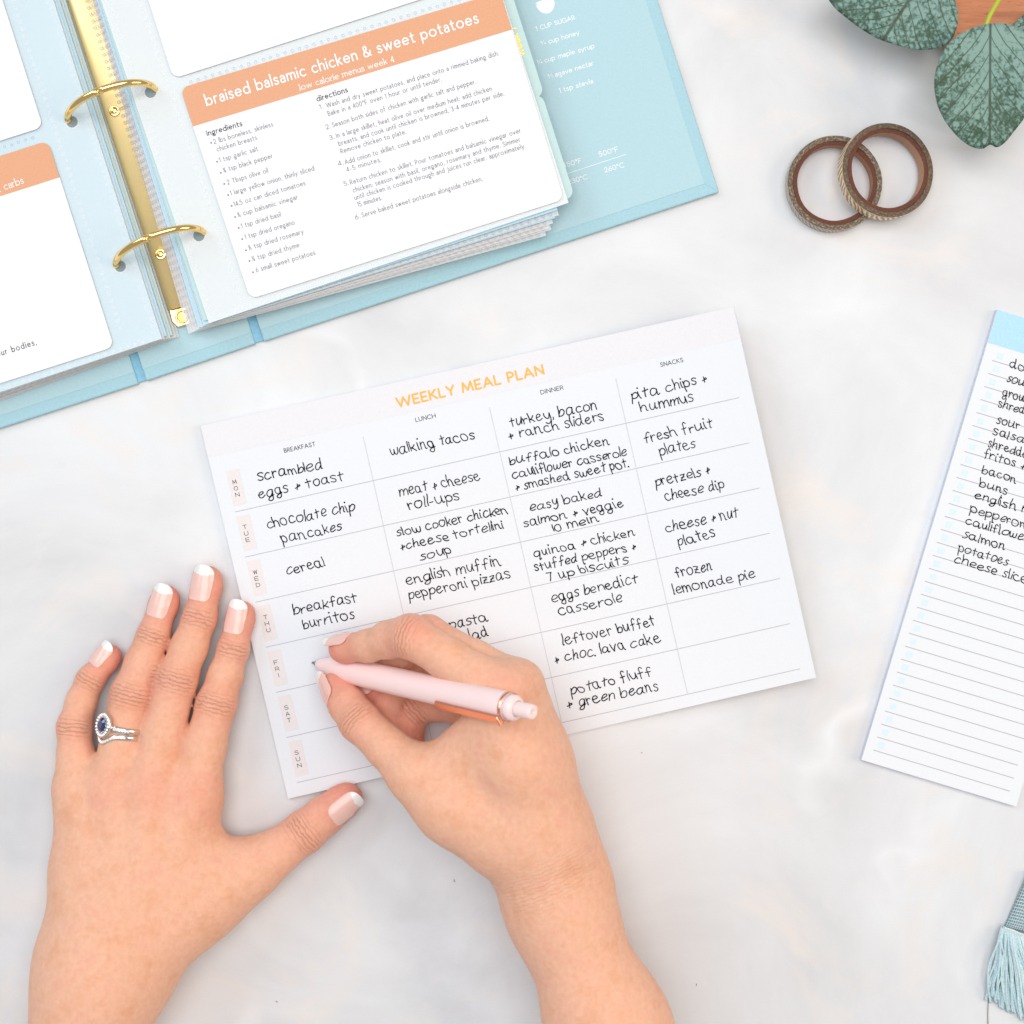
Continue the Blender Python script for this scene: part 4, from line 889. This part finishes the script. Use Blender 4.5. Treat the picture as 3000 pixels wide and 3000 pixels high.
class Hand:
    def __init__(s): s.palm = []; s.fingers = []; s.joints = []; s.reds = []; s.floor = 0; s.kf = []; s.fs = 1.0
    def J(s, px, py, z, r): v = P(px, py, z * .001); return np.array(v), r * .001
    def add_palm(s, *js, k=.010):
        q = [s.J(*j) for j in js]
        for (a, ra), (b, rb) in zip(q[:-1], q[1:]): s.palm.append((a, b, ra, rb, k))
    def add_finger(s, js, k=.008, crease=(), kj=.003):
        q = [(v_, r_ * s.fs) for v_, r_ in (s.J(*j) for j in js)]; s.fingers.append([(a, b, ra, rb, kj) for (a, ra), (b, rb) in zip(q[:-1], q[1:])]); s.kf.append(k)
        s.reds.append((q[-1][0], q[-1][1] * 2.9, .80)); 
        for i in crease:
            ax = q[i + 1][0] - q[i - 1][0]; ax /= np.linalg.norm(ax); s.joints.append((q[i][0], ax, q[i][1], 1.0)); s.reds.append((q[i][0], q[i][1] * 1.5, .5))
        return q
    def sdf(s, X):
        pl = None
        for a, b, ra, rb, k in s.palm:
            d = cone(X, a, b, ra, rb); pl = d if pl is None else smin(pl, d, k)
        out = pl
        for f, k in zip(s.fingers, s.kf):
            fd = None
            for a, b, ra, rb, kj in f:
                d = cone(X, a, b, ra, rb); fd = d if fd is None else smin(fd, d, kj)
            out = smin(out, smin(pl, fd, k), .0016)
        if s.floor is not None:
            out = -smin(-out, X[..., 2] - s.floor, .003)
        return out
    def mesh(s, name, parent, vox=.0011):
        allp = np.array([p for a, b, ra, rb, k in s.palm + [q for f in s.fingers for q in f] for p in (a - max(ra, rb), a + max(ra, rb), b - max(ra, rb), b + max(ra, rb))])
        lo = allp.min(0) - .004; hi = allp.max(0) + .004; lo[1] = max(lo[1], -.262); lo[2] = max(lo[2], s.floor - .004)
        nx, ny, nz = [int(math.ceil(v)) + 1 for v in (hi - lo) / vox]
        gx = lo[0] + vox * np.arange(nx); gy = lo[1] + vox * np.arange(ny); gz = lo[2] + vox * np.arange(nz)
        G = np.stack(np.meshgrid(gx, gy, gz, indexing='ij'), -1).astype(np.float32)
        v = np.concatenate([s.sdf(c) for c in np.array_split(G, 12, axis=0)], 0); del G
        sg = v < 0
        cs = sum(sg[i:nx - 1 + i, j:ny - 1 + j, k:nz - 1 + k].astype(np.int8) for i in (0, 1) for j in (0, 1) for k in (0, 1))
        act = (cs > 0) & (cs < 8); idx = np.argwhere(act); cid = -np.ones(act.shape, np.int32); cid[act] = np.arange(len(idx))
        acc = np.zeros((len(idx), 3)); cnt = np.zeros(len(idx))
        corners = [(i, j, k) for i in (0, 1) for j in (0, 1) for k in (0, 1)]
        for c0 in corners:
            for ax in range(3):
                if c0[ax]: continue
                c1 = list(c0); c1[ax] = 1
                va = v[idx[:, 0] + c0[0], idx[:, 1] + c0[1], idx[:, 2] + c0[2]]; vb = v[idx[:, 0] + c1[0], idx[:, 1] + c1[1], idx[:, 2] + c1[2]]
                x = (va < 0) != (vb < 0); t = np.where(x, va / np.where(x, va - vb, 1), 0)
                p = np.array(c0, float)[None] + t[:, None] * np.eye(3)[ax][None]
                acc[x] += p[x]; cnt[x] += 1
        V = (idx + acc / cnt[:, None]) * vox + lo
        Fq = []
        for ax in range(3):
            b, c = (ax + 1) % 3, (ax + 2) % 3
            s0 = [slice(None)] * 3; s1 = [slice(None)] * 3; s0[ax] = slice(0, -1); s1[ax] = slice(1, None)
            e = sg[tuple(s0)] != sg[tuple(s1)]; ei = np.argwhere(e)
            ok = (ei[:, b] > 0) & (ei[:, c] > 0) & (ei[:, b] < v.shape[b] - 1) & (ei[:, c] < v.shape[c] - 1); ei = ei[ok]
            fl = sg[ei[:, 0], ei[:, 1], ei[:, 2]]
            def cell(db, dc):
                q = ei.copy(); q[:, b] -= db; q[:, c] -= dc; return cid[q[:, 0], q[:, 1], q[:, 2]]
            q = np.stack([cell(1, 1), cell(0, 1), cell(0, 0), cell(1, 0)], 1)
            q[~fl] = q[~fl][:, ::-1]; Fq.append(q)
        Fq = np.concatenate(Fq)
        e = 3e-4
        for it in range(2):
            d = s.sdf(V); g = np.stack([s.sdf(V + np.eye(3)[i] * e) - s.sdf(V - np.eye(3)[i] * e) for i in range(3)], 1) / (2 * e)
            gn = (g ** 2).sum(1) + 1e-6; st = np.clip(d / gn, -vox * .6, vox * .6); V = V - g * st[:, None]
        N_ = g / np.sqrt((g ** 2).sum(1) + 1e-9)[:, None]
        red = np.zeros(len(V)); cm = np.zeros(len(V)); cu = np.zeros(len(V))
        for c, r, w in s.reds: red = np.maximum(red, w * np.exp(-((V - c) ** 2).sum(1) / (r * r) * 1.2))
        for c, ax, r, wj in s.joints:
            dd = V - c; u = dd @ ax; lat = np.sqrt(np.maximum((dd ** 2).sum(1) - u * u, 0))
            m = np.exp(-(u / (r * .55)) ** 2) * np.clip((r * 1.5 - lat) / (r * .3), 0, 1) * np.clip((N_[:, 2] - .25) / .5, 0, 1) * wj
            b = m > cm; cu = np.where(b, u * 1000, cu); cm = np.maximum(cm, m)
        off = np.array(root_loc(parent)); me = bpy.data.meshes.new(name)
        me.from_pydata((V - off).tolist(), [], Fq.tolist()); me.materials.append(M['skin'])
        me.polygons.foreach_set('use_smooth', [True] * len(Fq)); me.update()
        for nm, arr in (('redness', red), ('crease_u', cu), ('crease_m', cm)):
            a = me.attributes.new(nm, 'FLOAT', 'POINT'); a.data.foreach_set('value', arr.astype(np.float32))
        o = bpy.data.objects.new(name, me); COL.objects.link(o); o.parent = parent
        return o
def nail(parent, hand, tip, axis, normal, width, length, free=.24, back=0.0, dz=.0002, curve=.16, flat=1.0):
    """tip = point at free edge (world), axis towards the tip, normal out of the nail; nail plate snapped on to the skin"""
    ax = Vector(axis).normalized(); nm = Vector(normal); nm = (nm - ax * nm.dot(ax)).normalized(); sd = ax.cross(nm).normalized()
    tip = Vector(tip); nu, nv = 24, 40; V_ = []; rad = width * .60
    # height of the skin along the plate's middle line
    def skin(p):
        q = np.array(p + nm * .006, float)[None]; n_ = np.array(nm, float)
        for _ in range(28): q = q - n_ * np.clip(hand.sdf(q), -.002, .002)[:, None] * .8
        return (q[0] - np.array(p)) @ n_
    base = tip - ax * length; n_ = np.array(nm, float); W_ = []
    for j in range(nv + 1):
        v = j / nv
        wv = 1 if v < .62 else math.sqrt(max(0.0, 1 - ((v - .62) / .384) ** 2.4))
        if v < .26: wv *= math.sqrt(max(.0, 1 - ((.26 - v) / .26) ** 2)) * .62 + .38
        W_.append(wv)
    Q = np.zeros((nv + 1, nu + 1, 3)); Uu = np.zeros((nv + 1, nu + 1)); 
    for j in range(nv + 1):
        for i in range(nu + 1):
            u = (2 * i / nu - 1) * W_[j]; Uu[j, i] = u
            Q[j, i] = base + ax * (j / nv * length) + sd * (math.sin(u * R(58)) * rad)
    q = (Q + n_ * .007).reshape(-1, 3); q0 = q.copy()
    for _ in range(40): q = q - n_ * np.clip(hand.sdf(q), -.0015, .0015)[:, None] * .75
    Hs = ((q - Q.reshape(-1, 3)) @ n_).reshape(nv + 1, nu + 1)
    arc = (np.cos(Uu * R(58)) - 1) * rad
    jm = int(nv * .45); mid = nu // 2
    crown = Hs[:jm + 1, mid]; sl = (crown[jm] - crown[int(nv * .15)]) / (jm - int(nv * .15))
    HH = np.zeros((nv + 1, nu + 1))
    for j in range(nv + 1):
        v = j / nv; hc = Hs[j, mid] if j <= jm else crown[jm] + sl * .7 * (j - jm) - curve * length * (v - .45) ** 2 * .6
        for i in range(nu + 1):
            ideal = hc + arc[j, i]
            emb = .00030 * min(1, v / .10) - .00008
            hh = max(ideal, Hs[j, i] - .00035 * abs(Uu[j, i]) ** 3) if j <= jm + 6 else ideal
            HH[j, i] = hh + emb + dz
    for _ in range(8):
        A2 = HH.copy(); A2[1:-1] = (HH[:-2] + 2 * HH[1:-1] + HH[2:]) / 4; B2 = A2.copy(); B2[:, 1:-1] = (A2[:, :-2] + 2 * A2[:, 1:-1] + A2[:, 2:]) / 4; HH = B2
    V_ = [Vector(Q[j, i]) + nm * HH[j, i] for j in range(nv + 1) for i in range(nu + 1)]
    mb = MB(); fs = []; b = 0
    for j in range(nv):
        for i in range(nu):
            u = 2 * (i + .5) / nu - 1; v = (j + .5) / nv
            a = j * (nu + 1) + i; mb.f.append((a, a + 1, a + nu + 2, a + nu + 1)); mb.m.append(1 if v > 1 - free - .10 * (1 - u * u) + .05 else 0)
    mb.v = [tuple(p) for p in V_]
    o = mb.build('fingernail', [M['nail'], M['nailw']], parent, smooth=True)
    md = o.modifiers.new('s', 'SOLIDIFY'); md.thickness = .0005; md.offset = -1
    return o
person = thing('person', P(1000, 2900, 0), 'person whose two bare forearms reach in to write, with white tipped nails', 'person')
# ---- flat hand
H = Hand(); H.floor = .0003; H.fs = .965
H.add_palm((568, 2338, 14.5, 11.6), (470, 2590, 17, 15.5), (350, 2800, 22, 20))
H.add_palm((441, 2315, 16, 12.0), (400, 2590, 18, 16), (330, 2800, 23, 20))
H.add_palm((333, 2308, 14, 11.6), (330, 2590, 16, 16.5), (290, 2800, 22, 20.5))
H.add_palm((230, 2315, 11.5, 10.2), (264, 2560, 14, 15.4), (262, 2800, 21, 17))
H.add_palm((300, 2800, 22, 23), (290, 2880, 24, 23.4), (240, 3080, 27, 24.5), k=.016)
H.add_palm((400, 2800, 20, 17), (560, 2655, 15, 15.5), (735, 2545, 13, 11.8), k=.014)
H.add_palm((550, 2495, 11, 9), (635, 2575, 11, 8.5), k=.022)
for kx, ky, kz, kr in ((566, 2345, 19.5, 7.6), (440, 2322, 21.2, 7.8), (334, 2318, 18.6, 7.2), (232, 2325, 14.6, 6.6)): H.add_palm((kx, ky, kz, kr), (kx - 8, ky + 40, kz - .5, kr - 1.5), k=.006)
for (ax_, ay_), (bx_, by_), z0_, z1_ in (((556, 2385), (480, 2590), 24.4, 30.6), ((436, 2375), (398, 2590), 26.4, 32.4), ((333, 2370), (332, 2590), 23.6, 30.8), ((238, 2375), (268, 2560), 19.6, 27.4)):
    H.add_palm((ax_, ay_, z0_, 2.9), (bx_, by_, z1_, 2.2), k=.005)
fi = H.add_finger([(568, 2338, 14.5, 11.4), (600, 2185, 13.0, 9.9), (634, 2063, 11.2, 9.25), (660, 1980, 9.6, 8.0), (683, 1903, 8.4, 7.25), (703, 1815, 7.0, 6.5), (708, 1797, 6.4, 6.0)], .009, (2, 4))
fm = H.add_finger([(441, 2315, 15, 11.6), (478, 2150, 13.5, 10.0), (518, 1993, 11.8, 9.5), (555, 1895, 10.2, 8.5), (585, 1812, 8.8, 7.8), (606, 1718, 7.3, 6.9), (610, 1697, 6.8, 6.4)], .009, (2, 4))
fr = H.add_finger([(333, 2308, 13.5, 11.2), (356, 2180, 12.5, 9.7), (384, 2035, 11.4, 9.4), (420, 1940, 10, 8.3), (448, 1866, 8.7, 7.5), (480, 1770, 7.1, 6.7), (486, 1752, 6.6, 6.2)], .009, (2, 4))
fp = H.add_finger([(230, 2315, 11, 9.6), (222, 2215, 10, 8.4), (218, 2130, 9.3, 7.9), (238, 2055, 8.2, 6.9), (264, 1993, 7.4, 6.4), (312, 1934, 6.2, 5.7), (322, 1921, 5.8, 5.4)], .009, (2, 4))
ft = H.add_finger([(735, 2545, 13, 11.5), (820, 2490, 12, 10.2), (892, 2437, 11.3, 9.9), (950, 2390, 10.0, 9.0), (1000, 2352, 8.8, 8.0), (1018, 2338, 8.2, 7.2)], .010, (2,))
for c, r, w in ((568, 2335, .35), (441, 2315, .4), (335, 2305, .3)) : H.reds.append((np.array(P(c, r, .024)), .012, w))
lh = H.mesh('hand', person)
def ntip(q, px, py, axis=None, up_=(0, 0, 1), width=.0105, length=.0145, **kw):
    ax = Vector(q[-1][0] - q[-3][0]); return nail(lh, H, P(px, py, q[-1][0][2]), ax, up_, width, length, **kw)
ntip(fi, 712, 1760, up_=(-.22, -.05, 1), width=.0100, length=.0160)
ntip(fm, 613, 1659, up_=(-.22, -.05, 1), width=.0108, length=.0168)
ntip(fr, 496, 1715, up_=(-.22, -.05, 1), width=.0103, length=.0160)
ntip(fp, 336, 1890, up_=(-.45, .25, 1), width=.0084, length=.0128)
ntip(ft, 1044, 2313, up_=(.28, -.48, 1), width=.0112, length=.0165, free=.19)
# ---- writing hand
G = Hand(); G.floor = .0042
G.add_palm((1470, 2032, 63, 11.2), (1520, 2230, 55, 15.5), (1590, 2450, 44, 18.5))
G.add_palm((1518, 2008, 54, 10.4), (1552, 2230, 46, 15.5), (1592, 2450, 38, 18))
G.add_palm((1525, 2060, 39, 10.5), (1550, 2250, 34, 14.5), (1592, 2460, 32, 17))
G.add_palm((1510, 2115, 24, 10), (1540, 2270, 24, 13), (1590, 2470, 26, 16))
G.add_palm((1218, 2270, 46, 10.3), (1330, 2355, 46, 14), (1460, 2430, 44, 19), k=.014)
G.add_palm((1372, 2180, 50, 7.5), (1452, 2100, 58, 9.5), k=.014)
G.add_palm((1310, 2240, 48, 7), (1420, 2200, 50, 10), k=.014)
G.add_palm((1580, 2450, 38, 18.8), (1624, 2610, 36, 18.9), (1648, 2680, 36, 19.5), (1783, 3010, 40, 24.0), (1806, 3080, 41, 25), k=.014)
G.add_palm((1699, 2535, 37, 7.6), (1712, 2568, 37, 7.6), k=.011)
gi = G.add_finger([(1470, 2032, 63, 11.0), (1400, 1985, 61, 9.7), (1310, 1928, 57, 9.0), (1203, 1864, 52, 9.3), (1140, 1874, 43, 8.0), (1080, 1892, 35, 7.0), (1015, 1899, 26, 6.3), (1000, 1902, 24, 5.7)], .006, (3,))
gm = G.add_finger([(1518, 2008, 54, 10.2), (1390, 1935, 47, 8.6), (1252, 1862, 39, 8.8), (1185, 1910, 29, 7.6), (1128, 1960, 20, 7.2), (1090, 2012, 14.5, 6.6), (1084, 2024, 13.5, 6.2)], .005, (2,))
gr = G.add_finger([(1525, 2060, 39, 10), (1390, 1990, 31, 8.4), (1245, 1930, 23, 8.4), (1160, 1990, 18, 7.6), (1138, 2050, 16, 7.4), (1168, 2130, 12.5, 6.8), (1178, 2150, 12, 6.3)], .005, ())
gp = G.add_finger([(1510, 2115, 22, 9.2), (1390, 2085, 15, 7.6), (1270, 2062, 12.5, 7.4), (1212, 2076, 12.5, 7.2), (1197, 2125, 12, 6.8), (1206, 2178, 10, 6.0)], .005, (3,))
gt = G.add_finger([(1218, 2270, 46, 10.3), (1135, 2190, 40, 9.2), (1054, 2114, 33, 9.0), (1018, 2065, 26, 8.2), (992, 2026, 20, 7.2), (982, 2010, 18, 6.5)], .010, (2,))
for (a_, b_, r_, w_) in (((1560, 2420, 50), (1640, 2600, 50), .022, .30),):
    A2, B2 = np.array(P(a_[0], a_[1], .05)), np.array(P(b_[0], b_[1], .05)); G.joints.append(((A2 + B2) / 2 + (B2 - A2) * .3, (B2 - A2) / np.linalg.norm(B2 - A2), r_, w_))
G.reds += [(np.array(P(1475, 1990, .074)), .014, .22), (np.array(P(1215, 1840, .060)), .010, .5)]
rh = G.mesh('hand', person)
def ntip2(q, px, py, z, up_, width, length, **kw):
    ax = Vector(q[-1][0] - q[-3][0]); return nail(rh, G, P(px, py, z), ax, up_, width, length, **kw)
ntip2(gi, 962, 1897, .0215, (-.30, .95, .25), .0098, .0155)
ntip2(gt, 948, 1972, .0150, (-.80, -.42, .60), .0108, .0170, free=.25)
ntip2(gm, 1070, 2052, .0120, (-.85, -.3, .2), .0095, .0130)

# ------------------------------------------------------------------ rings on the ring finger
fc = np.array(P(362, 2134, .0123)); fax = Vector(fr[2][0] - fr[1][0]).normalized(); nz_ = Vector((0, 0, 1)); nz_ = (nz_ - fax * nz_.dot(fax)).normalized(); sx = fax.cross(nz_).normalized()
if sx.x > 0: sx = -sx                                  # sx points to the little-finger side
RR = .00965; GA = R(44)                                # ring radius, gem angle from the top towards the little finger
def on_ring(phi, off, r): return Vector(fc) + fax * off + (nz_ * math.cos(phi) + sx * math.sin(phi)) * r
def band_mesh(mb, offf, wfun, n=120):
    for i in range(n):
        ph = 2 * math.pi * i / n; o_ = offf(ph); w_ = wfun(ph)
        for a, b in ((-w_, RR - .0004), (-w_, RR + .0004), (-w_ * .7, RR + .0008), (w_ * .7, RR + .0008), (w_, RR + .0004), (w_, RR - .0004)): mb.v.append(tuple(on_ring(ph, o_ + a, b)))
    for i in range(n):
        j = (i + 1) % n
        for k in range(6): mb.f.append((i * 6 + k, i * 6 + (k + 1) % 6, j * 6 + (k + 1) % 6, j * 6 + k)); mb.m.append(0)
def gem_dot(mb, c, nrm, r, mi=0):
    nrm = Vector(nrm).normalized(); u, w = frame_for(nrm); n = 7; vs = []
    for rr, h_ in ((r, 0), (r * .62, r * .55)):
        vs += [c + u * (rr * math.cos(2 * math.pi * k / n)) + w * (rr * math.sin(2 * math.pi * k / n)) + nrm * h_ for k in range(n)]
    mb.add(vs, [(k, (k + 1) % n, n + (k + 1) % n, n + k) for k in range(n)] + [tuple(range(n, 2 * n))], mi)
gn = (nz_ * math.cos(GA) + sx * math.sin(GA)); gs = (nz_ * -math.sin(GA) + sx * math.cos(GA)); gc = on_ring(GA, .0008, RR + .0012)
er = thing('engagement_ring', Vector(fc), 'white gold ring with a dark blue stone in a diamond halo on the ring finger', 'ring')
mb = MB(); band_mesh(mb, lambda p: 0.0, lambda p: .00135 + .0012 * math.exp(-((abs((p - GA + math.pi) % (2 * math.pi) - math.pi)) / .35) ** 2))
mb.build('band', M['silver'], er, smooth=True)
def dome(mb, cx, rx, ry, prof, n=40):
    for f_, h_ in prof:
        for k in range(n):
            a = 2 * math.pi * k / n; mb.v.append(tuple(cx + gs * (rx * f_ * math.cos(a)) + fax * (ry * f_ * math.sin(a)) + gn * h_))
    for i in range(len(prof) - 1):
        for k in range(n): mb.f.append((i * n + k, i * n + (k + 1) % n, (i + 1) * n + (k + 1) % n, (i + 1) * n + k)); mb.m.append(0)
mb = MB(); dome(mb, gc, .0056, .0058, [(.55, -.0022), (.92, -.0008), (1.0, .0), (1.0, .0005), (.95, .0008), (.5, .0010), (.0, .0010)]); halo = mb.build('halo_setting', M['silver'], er, smooth=True)
mb = MB()
for k in range(20):
    a = 2 * math.pi * k / 20; gem_dot(mb, gc + gs * (.0046 * math.cos(a)) + fax * (.0048 * math.sin(a)) + gn * .0009, gn, .00070)
for sgn in (-1, 1):
    for k in range(6):
        ph = GA + sgn * (.56 + k * .125); gem_dot(mb, on_ring(ph, 0, RR + .0008), on_ring(ph, 0, 1) - on_ring(ph, 0, 0), .00078)
        if k < 1: gem_dot(mb, on_ring(ph, .0010, RR + .0008), on_ring(ph, 0, 1) - on_ring(ph, 0, 0), .0005)
mb.build('small_diamonds', M['diamond'], er)
mb = MB(); dome(mb, gc + gn * .0009, .0030, .0033, [(1.0, 0), (1.0, .0004), (.62, .0012), (.55, .00125), (0, .00125)], 12); mb.build('gemstone', M['sapphire'], er)
mb = MB()
for k in range(14):
    a = 2 * math.pi * k / 14; gem_dot(mb, gc + gs * (.0032 * math.cos(a)) + fax * (.0035 * math.sin(a)) + gn * .0011, gn, .00036)
mb.build('prongs', M['silver'], er, smooth=True)
wr = thing('wedding_band', on_ring(0, -.004, 0), 'curved diamond wedding band worn just below the blue stone ring', 'ring')
def woff(p):
    d_ = abs((p - GA + math.pi) % (2 * math.pi) - math.pi); return -.0030 - .0040 * math.exp(-(d_ / .50) ** 2)
mb = MB(); band_mesh(mb, woff, lambda p: .00135); mb.build('band', M['silver'], wr, smooth=True)
mb = MB()
for k in range(-9, 10):
    ph = GA + k * .118; gem_dot(mb, on_ring(ph, woff(ph), RR + .0008), on_ring(ph, 0, 1) - on_ring(ph, 0, 0), .00075)
mb.build('small_diamonds', M['diamond'], wr)
